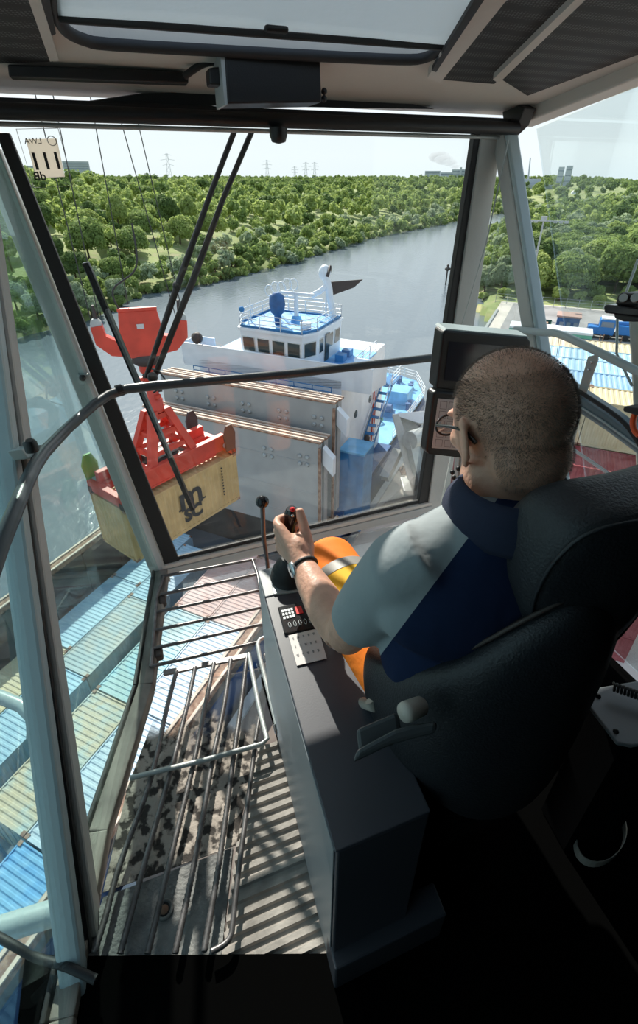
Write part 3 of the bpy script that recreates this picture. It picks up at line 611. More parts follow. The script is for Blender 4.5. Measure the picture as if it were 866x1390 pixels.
# joystick
jb = cab(.262, .955, ZT)
T = Thing('joystick', jb, 'black joystick with red button and rubber gaiter gripped by the operator', 'joystick', frame=MC)
T.part('base_plate', MB().prism([jb + RV * x + FV * y for x, y in ((-.055, -.045), (.04, -.06), (.055, .05), (-.04, .055))], ZV * .006), M['galv'], bevel=.002)
T.part('gaiter', MB().lathe([(.048, 0), (.050, .008), (.042, .014), (.047, .020), (.038, .028), (.042, .034), (.031, .042), (.034, .048), (.022, .058), (.017, .07)], 20, Matrix.Translation(jb + ZV * .006)), M['rubber'])
gt = cf(396, 692, .955)
g0 = jb + ZV * .07
T.part('grip', MB().tube([g0, g0.lerp(gt, .35), g0.lerp(gt, .7), gt - ZV * .012, gt + ZV * .004], [.012, .017, .018, .019, .013], 14), M['blkgl'])
T.part('button', MB().ball(cf(397, 691.5, .937), (.0075, .0075, .006), 10), M['red'])
T.part('button', MB().ball(cf(397, 700, .937), (.0045, .0045, .004), 8), M['metal'])
# ball lever
b0 = cf(356, 681, 1.10)
T = Thing('gear_lever', cf(364, 772, 1.12), 'thin steel lever with a round black ball knob in front of the hand', 'lever', frame=MC)
T.part('shaft', MB().tube([b0, cf(357, 705, 1.10), cf(358, 730, 1.105), cf(363, 765, 1.12), cf(366, 800, 1.14)], [.007, .0065, .0065, .006, .006], 10), M['rod'])
T.part('knob', MB().ball(b0, .0185, 18), M['blkgl'])
# ---- monitor stand
T = Thing('monitor_stand', cf(622, 640, 1.25), 'black screen and keypad terminal on a post beside the right corner', 'monitor', frame=MC)
MF = 1.24
scr = T.part('display_housing', MB().prism([cf(x, y, MF) for x, y in [(601, 452), (606, 448), (716, 458), (721, 464), (712, 540), (592, 528)]], FV * .05 + ZV * .004), M['blk'], bevel=.006)
T.part('top_face', MB().prism([cf(x, y, MF + .004) for x, y in [(603, 449), (606, 446), (716, 456), (719, 460)]], FV * .05 + ZV * .006), M['tealp'], parent=scr)
T.part('screen', MB().prism([cf(x, y, MF - .002) for x, y in [(610, 463.5), (710, 472), (702, 526), (603, 516)]], FV * .003), M['screen'], parent=scr)
kp = T.part('keypad_housing', MB().prism([cf(x, y, MF - .01) for x, y in [(592, 531), (690, 540), (680, 627), (640, 624), (582, 617), (578, 612), (588, 535)]], FV * .04), M['blk'], bevel=.008)
T.part('keypad_face', MB().prism([cf(x, y, MF - .012) for x, y in [(595, 541), (680, 548), (672, 616), (586.5, 608)]], FV * .003), M['lcd'], parent=kp)
kq = [cf(x, y, MF - .015) for x, y in [(595, 541), (680, 548), (672, 616), (586.5, 608)]]
def kd(u, v): return kq[0].lerp(kq[1], u).lerp(kq[3].lerp(kq[2], u), v)
for j in range(5):
    for i in range(7): T.part('key', MB().tube([kd(.04 + i * .135 + a * .1, .05 + j * .19 + b * .14) for a, b in ((0, 0), (1, 0), (1, 1), (0, 1))], .0007, 4, closed=True), M['ink'], parent=kp)
T.part('post', MB().bar(cf(634, 560, MF + .05), cab(tocab(cf(640, 640, MF + .05)).x, MF + .05, -1.5), .05, .03, FV), M['galv'], bevel=.004)
for x, y in ((614, 641), (616, 648), (622, 636)): T.part('hinge_knob', MB().ball(cf(x, y, MF - .0), .009, 10), M['blk'])
# ================================================================ SEAT
T = Thing('operator_chair', cab(.50, .40, -1.5), 'black padded operator chair with high back seen from behind', 'chair', frame=MC)
ub = [(722, 672), (735, 657), (760, 648), (800, 646), (866, 650), (700, 800), (702, 830), (712, 860)]
def rzf(r, z, f): return cab(r, f, z)
up = [(r_ + .02, z_ - .02) for r_, z_ in [(.425, -.352), (.445, -.330), (.48, -.320), (.55, -.318), (.62, -.320), (.66, -.330), (.68, -.352), (.69, -.40), (.685, -.47), (.67, -.54), (.64, -.60), (.60, -.64), (.55, -.65), (.50, -.64), (.46, -.60), (.43, -.54), (.412, -.47), (.412, -.40)]]
loop = smooth_loop([rzf(r, z, .37 - (z + .45) * .12) for r, z in up], 3)
midp = rzf(.57, -.50, .37)
T.part('upper_backrest', MB().pad(loop, midp, -FV - ZV * .12, .05, rings=((1, 0), (1.0, .45), (.985, .75), (.95, .95), (.85, 1.05), (.5, 1.1), (.02, 1.12)), bulge=lambda p: FV * (abs(tocab(p).x - .57) ** 2 * 1.6)), M['seat'])
T.part('seam_piping', MB().tube([p + (-FV) * .052 + (p - midp) * -.03 + FV * (abs(tocab(p).x - .57) ** 2 * 1.6) for p in loop], .003, 6, closed=True), M['seat'])
path = [(.335, .60, -.80, -.88), (.335, .54, -.765, -.93), (.34, .475, -.71, -.96), (.352, .42, -.655, -.97), (.38, .38, -.59, -1.0), (.43, .35, -.52, -1.04), (.50, .335, -.48, -1.05), (.57, .35, -.52, -1.04), (.62, .38, -.59, -1.0), (.648, .42, -.655, -.97), (.66, .475, -.71, -.96), (.665, .54, -.765, -.93), (.665, .60, -.80, -.88)]
sp = smooth_loop([V((a, b, c)) for a, b, c, d in path], 3, False); sb = smooth_loop([V((a, b, d)) for a, b, c, d in path], 3, False)
rings = []; N = len(sp); K = 14
for i in range(N):
    t = sp[min(i + 1, N - 1)] - sp[max(i - 1, 0)]; t.z = 0; t.normalize(); nn = V((t.y, -t.x, 0)); nn = -nn if nn.dot(V((.5, .7, 0)) - V((sp[i].x, sp[i].y, 0))) > 0 else nn
    hh = (sp[i].z - sb[i].z) / 2; cz_ = (sp[i].z + sb[i].z) / 2; e = min(1, (min(i, N - 1 - i) + .3) / 3.0) ** .5
    rg = []
    for k in range(K):
        a = 2 * math.pi * k / K; ca, sa = math.cos(a), math.sin(a); sgn = lambda x: (x > 0) - (x < 0)
        rg.append(cab(*(V((sp[i].x, sp[i].y, cz_)) + nn * (.042 * e * sgn(ca) * abs(ca) ** .6) + V((0, 0, hh * (.6 + .4 * e) * sgn(sa) * abs(sa) ** .6)))))
    rings.append(rg)
mb = MB(); vs = [p for g in rings for p in g]; mb.add(vs, [(i * K + k, i * K + (k + 1) % K, (i + 1) * K + (k + 1) % K, (i + 1) * K + k) for i in range(N - 1) for k in range(K)], True)
mb.add(rings[0], [tuple(range(K))]); mb.add(rings[-1], [tuple(range(K))]); T.part('lower_backrest', mb, M['seat'], sub=1)
T.part('seam_piping', MB().tube([cab(p.x, p.y, p.z + .004) for p in sp[2:-2]], .0035, 6), M['sprd'])
cu = smooth_loop([cab(r, f, -1.0) for r, f in ((.28, .42), (.27, .7), (.29, .9), (.36, .97), (.50, .98), (.64, .97), (.71, .9), (.73, .7), (.72, .42), (.5, .36))], 3)
T.part('seat_cushion', MB().pad(cu, cab(.5, .66, -1.0), ZV, .06), M['seat'])
T.part('cushion_pan', MB().pad(cu, cab(.5, .66, -1.09), ZV, .03), M['blk'])
T.part('pedestal', MB().lathe([(.20, 0), (.20, .03), (.10, .06), (.09, .34), (.16, .38)], 20, Matrix.Translation(cab(.5, .62, -1.5))), M['dark'])
bellow = MB()
for k in range(6): bellow.box((0, 0, 0), (.34 - (k % 2) * .03, .36, .045), Matrix.Translation(cab(.5, .60, -1.38 + k * .045)) @ MC.to_3x3().to_4x4())
T.part('suspension_bellows', bellow, M['rubber'], bevel=.01)
T.part('back_frame', MB().tube([cab(.42, .36, -.8), cab(.42, .40, -1.05), cab(.58, .40, -1.05), cab(.58, .36, -.8)], .018, 10), M['dark'])
def PD(pts, dep): return [cd(x, y, dep) for x, y in pts]
vd = ray(540, 1000).normalized()
hb = T.part('recliner_housing', MB().prism(PD([(483, 990), (540, 966), (546, 1000), (532, 1012), (487, 1024)], .74), vd * .05), M['levergrey'], bevel=.006)
T.part('recliner_lever', MB().prism(PD([(478, 1036), (533, 1010), (592, 995), (594, 978), (560, 984), (536, 990), (484, 1018)], .715), vd * .04), M['levergrey'], bevel=.006)
kx = frame_M(cd(549, 969, .775), RV - ZV * .2, FV + ZV * .6)
kk = T.part('adjuster_knob', MB().lathe([(.010, -.035), (.014, -.03), (.015, .0), (.014, .006), (.002, .008)], 16, frame_M(cd(552, 966, .715), ZV + RV * .3, (RV * -.2 + FV))), M['knob'])
T.part('belt_stalk', MB().tube([cab(.30, .62, -1.0), cd(508, 958, .95), cd(503, 950, .95)], [.01, .012, .012], 10), M['knob'])
# right hand console plate & coiled cord & strap
T = Thing('right_console', cab(.9, .45, -1.5), 'grey console plate with screws right of the seat', 'console', frame=MC)
T.part('top_plate', MB().prism([cz(x, y, -.98) for x, y in [(790, 945), (806, 934), (900, 918), (930, 1000), (858, 1012), (838, 1008)]], ZV * -.01), M['consl'], bevel=.003)
T.part('body', MB().prism([cz(x, y, -.995) for x, y in [(806, 946), (900, 930), (925, 1000), (850, 1003)]], ZV * -.50), M['dark'])
for x, y in ((836, 993), (812, 945)): T.part('screw', MB().ball(cz(x, y, -.979), .006, 8), M['blk'])
def coil(p, q, n, r):
    p, q = V(p), V(q); d = (q - p).normalized(); x = d.orthogonal().normalized(); y = d.cross(x)
    return [p.lerp(q, i / (n * 10)) + x * r * math.cos(i * math.pi / 5) + y * r * math.sin(i * math.pi / 5) for i in range(n * 10 + 1)]
single('coiled_cord', MB().tube(coil(cz(832, 932, -.95), cz(900, 955, -.95), 14, .008), .0028, 6), M['rubber'], 'black coiled cord on the grey plate right of the seat', 'cord')
cen = cz(817, 1132, -1.44)
lp = [cz(817 + 33 * math.cos(t) - 6 * math.sin(t), 1133 + 36 * math.sin(t), -1.44) for t in [k * math.pi / 14 for k in range(28)]]
mb = MB()
for a, b in zip(lp, lp[1:] + lp[:1]): mb.box8([a - ZV * .03, a - ZV * .03 + (a - cen) * .03, b - ZV * .03, b - ZV * .03 + (b - cen) * .03, a, a + (a - cen) * .03, b, b + (b - cen) * .03])
single('strap_loop', mb, M['knob'], 'pale webbing strap lying in a loop on the dark floor behind the seat', 'strap')
single('cable_end', MB().tube([cz(805, 1098, -1.43), cz(820, 1108, -1.43), cz(835, 1118, -1.46)], .006, 8), M['knob'], 'short pale cable end on the dark floor above the strap loop', 'cable')

# ================================================================ OPERATOR
def P3(r, f, z): return cab(r, f, z)
Hc = V((.515, .555, -.325))
def rings_tube(mb, pts, rad, n=14): return mb.tube([P3(*p) for p in pts], rad, n)
MH = Matrix.Translation(P3(*Hc)) @ MC.to_3x3().to_4x4() @ Matrix.Rotation(math.radians(1), 4, 'Z') @ Matrix.Rotation(math.radians(-23), 4, 'X')   # local: x right, y forward, z up
def hp(x, y, z): return MH @ V((x, y, z))
T = Thing('operator', cab(.48, .6, -1.5), 'person seen from behind in grey and navy polo shirt and orange trousers gripping the joystick', 'person', frame=MC)
b = MB()
b.ball((0, -.008, .020), (.0805, .099, .092), 32, MH)          # cranium
b.ball((0, .026, -.008), (.070, .072, .080), 24, MH)         # face mass
b.ball((0, -.040, -.050), (.066, .050, .062), 20, MH)        # nape
b.ball((0, .035, -.060), (.052, .056, .050), 20, MH)         # jaw
b.ball((0, .078, -.088), (.022, .018, .018), 14, MH)         # chin
b.ball((0, .085, .022), (.055, .016, .012), 16, MH)          # brow
b.tube([hp(0, .088, .012), hp(0, .104, -.012), hp(0, .112, -.026)], [.009, .011, .013], 10)   # nose
b.ball((0, .092, -.055), (.024, .010, .010), 12, MH)         # mouth
for s in (-1, 1):
    b.ball((s * .045, .060, -.018), (.020, .022, .020), 12, MH)   # cheeks
    me_ = MH @ Matrix.Translation((s * .086, -.002, -.018)) @ Matrix.Rotation(s * .5, 4, 'Z')
    b.tube([me_ @ V((0, .018 * math.cos(t) - .004, .034 * math.sin(t))) for t in [math.pi * (-.55 + k * .11) + math.pi * .5 for k in range(13)]], [.006] * 13, 8)
    b.ball((0, -.001, 0), (.005, .016, .030), 12, me_)
    b.ball((0, .008, -.030), (.006, .009, .010), 10, me_)
rings_tube(b, [(.513, .542, -.38), (.508, .525, -.44), (.50, .50, -.52)], [.068, .072, .090], 20)
# trunk under the shirt
b.ball((0, 0, 0), (.17, .09, .10), 20, Matrix.Translation(P3(.485, .49, -.58)) @ MC.to_3x3().to_4x4())
rings_tube(b, [(.485, .48, -.52), (.485, .48, -.75), (.485, .47, -.95)], [.10, .10, .10], 18)
# arms (tapered, one surface)
SHL, ELL, WRL = (.325, .50, -.52), (.285, .63, -.79), (.262, .835, -.765)
rings_tube(b, [SHL, (.305, .565, -.655), ELL], [.058, .050, .044], 16)
rings_tube(b, [ELL, (.275, .70, -.787), (.266, .78, -.775), WRL], [.043, .045, .036, .027], 16)
SHR, ELR, WRR = (.665, .50, -.53), (.74, .60, -.86), (.76, .80, -.90)
rings_tube(b, [SHR, ELR], [.058, .044], 14); rings_tube(b, [ELR, WRR], [.044, .028], 14)
def hand(b, W, s, ox=0):
    r0, f0, z0 = W
    # palm
    for i in range(4):
        kx, ky, kz_ = r0 - s * (.026 - .0 * i), f0 + .088 - .004 * i, z0 + .050 - .021 * i
        b.tube([P3(r0 - s * .002, f0 - .01, z0), P3((r0 + kx) / 2 - s * .002, (f0 + ky) / 2, (z0 + kz_) / 2 + .003), P3(kx, ky, kz_)], [.023, .0165, .0125], 12)
        L = (.9, 1.0, .95, .8)[i]
        b.tube([P3(kx, ky, kz_), P3(kx - s * .004, ky + .016 * L, kz_ + .001), P3(kx + s * .004, ky + .036 * L, kz_ - .001), P3(kx + s * .022, ky + .044 * L, kz_ - .003), P3(kx + s * .042 * L, ky + .034 * L, kz_ - .004), P3(kx + s * .05 * L, ky + .016 * L, kz_ - .004)], [.0118, .0108, .0100, .0096, .0088, .0072], 10)
    b.tube([P3(r0 + s * .010, f0 + .005, z0 - .004), P3(r0 + s * .028, f0 + .045, z0 + .012), P3(r0 + s * .031, f0 + .072, z0 + .040), P3(r0 + s * .029, f0 + .090, z0 + .064), P3(r0 + s * .027, f0 + .100, z0 + .084)], [.020, .0185, .0135, .0125, .0095], 12)
    b.ball((0, 0, 0), (.026, .040, .034), 14, Matrix.Translation(P3(r0 + s * .002, f0 + .045, z0 + .012)) @ MC.to_3x3().to_4x4())
hand(b, WRL, 1); hand(b, WRR, -1)
# legs under the trousers
for s, hx, kx, kf in ((-1, .41, .375, .965), (1, .57, .69, .97)):
    rings_tube(b, [(hx, .45, -.98), (kx, kf, -.90), (kx, kf + .06, -1.15), (kx, kf + .05, -1.42)], [.075, .055, .045, .036], 14)
    rings_tube(b, [(kx, kf + .03, -1.45), (kx, kf + .17, -1.46)], [.04, .032], 12)
body = T.part('body', b, M['skin'])
for q_ in body.data.polygons: q_.use_smooth = True
md = body.modifiers.new('r', 'REMESH'); md.mode = 'VOXEL'; md.voxel_size = .0042; md.use_smooth_shade = True
md = body.modifiers.new('s', 'SMOOTH'); md.iterations = 5; md.factor = .5
# hair: fine short strands over the scalp
hb_ = MB(); rr = random.Random(5); hb_v = []; hb_f = []
def scalp(th_, ph):   # th from up axis, ph azimuth
    d = V((math.sin(th_) * math.cos(ph), math.sin(th_) * math.sin(ph), math.cos(th_))); p = V((d.x * .081, d.y * .0995 - .008, d.z * .0925 + .020)); return p, V((d.x / .079, d.y / .098, d.z / .088)).normalized()
for k in range(56000):
    th_ = math.acos(1 - rr.random() * 1.86); ph = rr.random() * 2 * math.pi; p, nrm = scalp(th_, ph)
    if th_ > 1.75 and rr.random() < (th_ - 1.75) * 1.2 + .15: continue
    front = math.sin(ph) * math.sin(th_)
    if front > .55 and th_ > .75: continue
    if front > .30 and th_ > 1.25: continue
    if abs(p.x) > .062 and p.z < .015 and p.y > -.028: continue
    thin = (th_ < .95 and rr.random() < .5)
    if thin: continue
    L = .0035 + .0025 * rr.random() if th_ > .9 else .0025 + .002 * rr.random()
    t = V((rr.uniform(-1, 1), rr.uniform(-1, 1), rr.uniform(-1.6, .4))) * .5; d = (nrm + t * .8).normalized(); sd_ = nrm.cross(d); sd_ = (sd_.normalized() if sd_.length > 1e-4 else nrm.orthogonal()) * .00027
    o_ = len(hb_v); hb_v += [MH @ (p - sd_), MH @ (p + sd_), MH @ (p + d * L)]; hb_f.append((o_, o_ + 1, o_ + 2))
for k in range(15000):      # fading stubble down the nape
    a_ = rr.uniform(math.pi * 1.02, math.pi * 1.98); zz_ = rr.uniform(-.75, .75)
    if rr.random() > (zz_ + .8) / 1.3: continue
    h_ = math.sqrt(1 - zz_ * zz_); d = V((h_ * math.cos(a_), h_ * math.sin(a_), zz_)); p = V((d.x * .0665, d.y * .0505 - .040, d.z * .0625 - .050)); nrm = V((d.x / .066, d.y / .05, d.z / .062)).normalized()
    d = (nrm + V((rr.uniform(-.5, .5), rr.uniform(-.5, .5), -.6)) * .8).normalized(); sd_ = nrm.cross(d).normalized() * .00024; L = .003 + .002 * rr.random()
    o_ = len(hb_v); hb_v += [MH @ (p - sd_), MH @ (p + sd_), MH @ (p + d * L)]; hb_f.append((o_, o_ + 1, o_ + 2))
hb_.add(hb_v, hb_f)
M['hair'] = mat('short grey brown hair', (.24, .175, .14), .5, col2=(.08, .055, .042), vs=60, lo=.3, hi=.7)
o = T.part('hair', hb_, M['hair']); o['kind'] = 'stuff'
for s in (-1, 1): T.part('eye', MB().ball((s * .031, .077, .004), .012, 14, MH), M['white'])
gl = T.part('glasses', MB().tube([hp(-.074, .088, .006), hp(-.084, .03, .006), hp(-.086, -.005, .002), hp(-.084, -.028, -.016)], [.0022, .0028, .003, .0035], 8), M['blkgl'])
T.part('temple_arm', MB().tube([hp(.072, .085, .005), hp(.082, .03, .004), hp(.084, -.005, .002), hp(.082, -.022, -.012)], .0022, 8), M['blkgl'], parent=gl)
for s in (-1, 1):
    T.part('rim', MB().tube([hp(s * .042 + .031 * math.cos(t), .100 - .010 * abs(math.cos(t)) * (1 if s * math.cos(t) > 0 else .2), .002 + .017 * math.sin(t)) for t in [k * math.pi / 12 for k in range(24)]], .0019, 6, closed=True), M['blkgl'], parent=gl)
    T.part('lens', MB().prism([hp(s * .042 + .030 * math.cos(t), .099 - .009 * abs(math.cos(t)) * (1 if s * math.cos(t) > 0 else .2), .002 + .016 * math.sin(t)) for t in [k * math.pi / 8 for k in range(16)]], (MH.to_3x3() @ V((0, .001, 0)))), M['glass'], parent=gl)
# watch
wd = (V(P3(*WRL)) - V(P3(*ELL))).normalized(); wc = V(P3(*WRL)) - wd * .012; wx = wd.cross(ZV).normalized(); wz = wx.cross(wd)
wb = T.part('watch', MB().tube([wc + (wx * .0295 * math.cos(t) + wz * .0275 * math.sin(t)) for t in [k * math.pi / 12 for k in range(24)]], .0058, 6, closed=True), M['rubber'])
wfc = wc + (-wx * .030 + wz * .004)
T.part('watch_case', MB().lathe([(.003, -.004), (.018, -.004), (.020, .002), (.017, .006)], 20, frame_M(wfc, wd, wz)), M['metal'], parent=wb)
T.part('watch_dial', MB().lathe([(.002, .0055), (.015, .0065), (.003, .0068)], 20, frame_M(wfc, wd, wz)), M['blkgl'], parent=wb)
# shirt
s_ = MB(); R3 = MC.to_3x3().to_4x4()
s_.ball((0, 0, 0), (.215, .125, .13), 28, Matrix.Translation(P3(.485, .485, -.575)) @ R3)
s_.ball((0, 0, 0), (.185, .135, .17), 28, Matrix.Translation(P3(.485, .49, -.72)) @ R3)
s_.ball((0, 0, 0), (.175, .145, .15), 28, Matrix.Translation(P3(.485, .49, -.88)) @ R3)
s_.ball((0, 0, 0), (.13, .085, .085), 24, Matrix.Translation(P3(.485, .48, -.49)) @ R3)
for s in (-1, 1):
    S_, E_ = (SHL, ELL) if s < 0 else (SHR, ELR)
    S_, E_ = V(S_), V(E_)
    dd = E_ - S_; inn = S_ - dd * .12 + V((-s * .03, 0, .005))
    s_.tube([P3(*inn), P3(*S_), P3(*(S_ + dd * .35)), P3(*(S_ + dd * .58)), P3(*(S_ + dd * .74))], [.060, .066, .064, .060, .055], 22)
for s in (-1, 1): S_ = V(SHL if s < 0 else SHR); s_.tube([P3(*(S_ + V((-s * .005, 0, .004)))), P3(*(S_.lerp(V((.497, .50, -.475)), .6) + V((0, 0, .012)))), P3(.497, .505, -.495)], [.064, .060, .055], 20)
for k in range(0):
    t = .25 + k * .11; c_ = V(SHL).lerp(V(ELL), t); s_.tube([P3(*(c_ + V((-.04, -.045, .02)))), P3(*(c_ + V((-.065, .01, -.01 + .01 * (k % 2))))), P3(*(c_ + V((-.03, .055, -.01))))], [.008, .014, .008], 8)
def shirt_mat():
    m = bpy.data.materials.new('two tone polo cloth'); m.use_nodes = True; nt = m.node_tree; b = nt.nodes['Principled BSDF']; b.inputs['Roughness'].default_value = .9; b.inputs['Specular IOR Level'].default_value = .15
    geo = nt.nodes.new('ShaderNodeTexCoord')
    # seam planes in the garment's own coordinates (cab axes, origin at the operator's base)
    base = V((.48, .6, -1.5)); pa, pb, pc_ = [tocab(cd(x, y, d)) - base for x, y, d in ((676, 676, .71), (577, 782, .80), (546, 850, .87))]
    # plane through the seam points and roughly radial to the trunk
    nrm = (pc_ - pa).cross(tocab(EYE) - base - pa).normalized()
    if (V(SHL) - base - pa).dot(nrm) < 0: nrm = -nrm
    dt = nt.nodes.new('ShaderNodeVectorMath'); dt.operation = 'DOT_PRODUCT'; dt.inputs[1].default_value = nrm; nt.links.new(geo.outputs['Object'], dt.inputs[0])
    wv = nt.nodes.new('ShaderNodeMath'); wv.operation = 'SUBTRACT'; wv.inputs[1].default_value = nrm.dot(pa); nt.links.new(dt.outputs['Value'], wv.inputs[0])
    g = nt.nodes.new('ShaderNodeMath'); g.operation = 'GREATER_THAN'; g.inputs[1].default_value = 0; nt.links.new(wv.outputs[0], g.inputs[0])
    mx = nt.nodes.new('ShaderNodeMixRGB'); mx.inputs[1].default_value = (.012, .022, .06, 1); mx.inputs[2].default_value = (.32, .35, .36, 1); nt.links.new(g.outputs[0], mx.inputs[0]); nt.links.new(mx.outputs[0], b.inputs['Base Color'])
    n = nt.nodes.new('ShaderNodeTexNoise'); n.inputs['Scale'].default_value = 18; n.inputs['Detail'].default_value = 3; nt.links.new(geo.outputs['Object'], n.inputs['Vector'])
    bp = nt.nodes.new('ShaderNodeBump'); bp.inputs['Strength'].default_value = .35; bp.inputs['Distance'].default_value = .01; nt.links.new(n.outputs['Fac'], bp.inputs['Height']); nt.links.new(bp.outputs['Normal'], b.inputs['Normal'])
    return m
sh = T.part('polo_shirt', s_, shirt_mat())
md = sh.modifiers.new('r', 'REMESH'); md.mode = 'VOXEL'; md.voxel_size = .006; md.use_smooth_shade = True
md = sh.modifiers.new('s', 'SMOOTH'); md.iterations = 8; md.factor = .6
col_ = MB(); nn_ = 28
def colr(u, v):
    a = 2 * math.pi * u; rr_ = .079 + .008 * math.sin(math.pi * v) + .020 * v; return P3(.485 + rr_ * math.cos(a), .487 + rr_ * math.sin(a) * 1.0 - .004 * v, -.412 + .030 * (1 - v) * (1 if math.sin(a) < .5 else .3) - .040 * v)
col_.grid(colr, nn_, 6); o = T.part('collar', col_, M['navy'], parent=sh); md = o.modifiers.new('s', 'SOLIDIFY'); md.thickness = .006
# trousers
t_ = MB()
for s, hx, kx, kf in ((-1, .41, .375, .965), (1, .57, .69, .97)):
    rings_tube(t_, [(hx, .50, -.94), (hx * .5 + kx * .5, .70, -.93), (kx, kf, -.895), (kx, kf + .055, -.96), (kx, kf + .075, -1.15), (kx, kf + .06, -1.40)], [.095, .092, .078, .072, .068, .075], 22)
t_.ball((0, 0, 0), (.17, .11, .10), 22, Matrix.Translation(P3(.49, .50, -.94)) @ R3)
tr_ = T.part('trousers', t_, M['orange'])
md = tr_.modifiers.new('r', 'REMESH'); md.mode = 'VOXEL'; md.voxel_size = .009; md.use_smooth_shade = True; md = tr_.modifiers.new('s', 'SMOOTH'); md.iterations = 6
for t0, t1, mk, rr_ in ((.80, .86, 'refl', .0885), (.66, .80, 'yellowp', .0915), (.56, .66, 'refl', .0935)):
    a_ = V((.3925, .70, -.93)).lerp(V((.375, .965, -.895)), (t0 - .5) * 2); b_ = V((.3925, .70, -.93)).lerp(V((.375, .965, -.895)), (t1 - .5) * 2)
    T.part('reflective_band' if mk == 'refl' else 'yellow_band', MB().tube([P3(*a_), P3(*a_.lerp(b_, .5)), P3(*b_)], [rr_ + .004 * (1 - k) for k in (0, .5, 1)], 28), M[mk], parent=tr_)
for s, kx, kf in ((-1, .375, .965), (1, .69, .97)):
    T.part('boot', MB().tube([P3(kx, kf + .02, -1.44), P3(kx, kf + .08, -1.435), P3(kx, kf + .16, -1.455), P3(kx, kf + .22, -1.465)], [.045, .05, .042, .025], 14), M['blk'])
# ================================================================ WATER, LAND, TREES
def interp(x, pts):
    if x <= pts[0][0]: return pts[0][1]
    for (a, b), (c, d) in zip(pts, pts[1:]):
        if x <= c: return b + (d - b) * (x - a) / (c - a)
    return pts[-1][1]
FAR = [(-400, -92), (68, -91), (80, -89), (107, -98), (129, -91), (173, -89), (262, -90), (366, -76), (436, -68), (600, -31), (720, 36), (900, 160)]
NEAR = [(-400, -10.8), (108, -10.8), (114, -12), (125, -16), (148, -22), (200, -29), (328, -40), (420, -38), (470, -26), (520, -8), (600, 40), (720, 110), (900, 240)]
def sm(x): x = max(0, min(1, x)); return x * x * (3 - 2 * x)
def st(x, y): return x * UV_.x + y * UV_.y, x * TV.x + y * TV.y
def ground(x, y):                    # height above water
    s, t = st(x, y); tf, tn = interp(s, FAR), interp(s, NEAR)
    n = noise.noise(V((x * .02, y * .02, 0))) * 1.6 + noise.noise(V((x * .07, y * .07, 3))) * .6
    if t < tf: d = tf - t; return -1.5 + sm(d / 6) * 3.2 + sm((d - 8) / 55) * (8.0 - 3 * sm((s - 150) / 150)) + sm((d - 60) / 110) * (12 - 6 * sm((s - 250) / 200)) + n * sm(d / 20)
    if t > tn:
        d = t - tn
        if s < 108: return 1.7
        k = sm((s - 128) / 14); h = -1.5 + sm(d / 6) * 3.2 + sm((d - 8) / 60) * 1.5 + n * .7 * sm(d / 20)
        return 1.7 * (1 - k) + h * k if (d > 5 or s < 125) else h
    return -3
mb = MB(); NA, NR = 230, 210
def gfn(u, v):
    a = math.radians(-62 + 124 * u); r = 30 * (3500 / 30) ** v; x, y = r * math.sin(a), r * math.cos(a); return V((x, y, ground(x, y)))
mb.grid(gfn, NA, NR)
def grass_mat():
    m = mat('rough grassland', (.30, .34, .12), .95, col2=(.17, .22, .07), vs=.06, detail=10, lo=.38, hi=.62, bump=.0)
    nt = m.node_tree; b = nt.nodes['Principled BSDF']; tc = nt.nodes.new('ShaderNodeTexCoord'); n = nt.nodes.new('ShaderNodeTexNoise'); n.inputs['Scale'].default_value = .35; n.inputs['Detail'].default_value = 10
    nt.links.new(tc.outputs['Object'], n.inputs['Vector']); r = nt.nodes.new('ShaderNodeValToRGB'); r.color_ramp.elements[0].position = .52; r.color_ramp.elements[1].position = .66; r.color_ramp.elements[0].color = (0, 0, 0, 1); r.color_ramp.elements[1].color = (.75, .75, .75, 1)
    nt.links.new(n.outputs['Fac'], r.inputs['Fac']); mx = nt.nodes.new('ShaderNodeMixRGB'); mx.inputs[2].default_value = (.38, .33, .19, 1)
    old = b.inputs['Base Color'].links[0].from_socket; nt.links.new(r.outputs[0], mx.inputs[0]); nt.links.new(old, mx.inputs[1]); nt.links.new(mx.outputs[0], b.inputs['Base Color']); return m
o = struct('ground', mb, grass_mat())
def water_mat():
    m = bpy.data.materials.new('canal water'); m.use_nodes = True; nt = m.node_tree; b = nt.nodes['Principled BSDF']
    b.inputs['Base Color'].default_value = (.15, .18, .205, 1); b.inputs['Roughness'].default_value = .16; b.inputs['IOR'].default_value = 1.33
    tc = nt.nodes.new('ShaderNodeTexCoord'); mp = nt.nodes.new('ShaderNodeMapping'); mp.inputs['Scale'].default_value = (1, .55, 1); mp.inputs['Rotation'].default_value = (0, 0, .5)
    nt.links.new(tc.outputs['Object'], mp.inputs[0])
    n = nt.nodes.new('ShaderNodeTexNoise'); n.inputs['Scale'].default_value = 1.1; n.inputs['Detail'].default_value = 6; nt.links.new(mp.outputs[0], n.inputs['Vector'])
    bp = nt.nodes.new('ShaderNodeBump'); bp.inputs['Strength'].default_value = .55; bp.inputs['Distance'].default_value = .14; nt.links.new(n.outputs['Fac'], bp.inputs['Height']); nt.links.new(bp.outputs['Normal'], b.inputs['Normal']); return m
mb = MB(); mb.add([V((-1500, -100, 0)), V((1500, -100, 0)), V((1500, 3500, 0)), V((-1500, 3500, 0))], [(0, 1, 2, 3)])
o = struct('water', mb, water_mat())
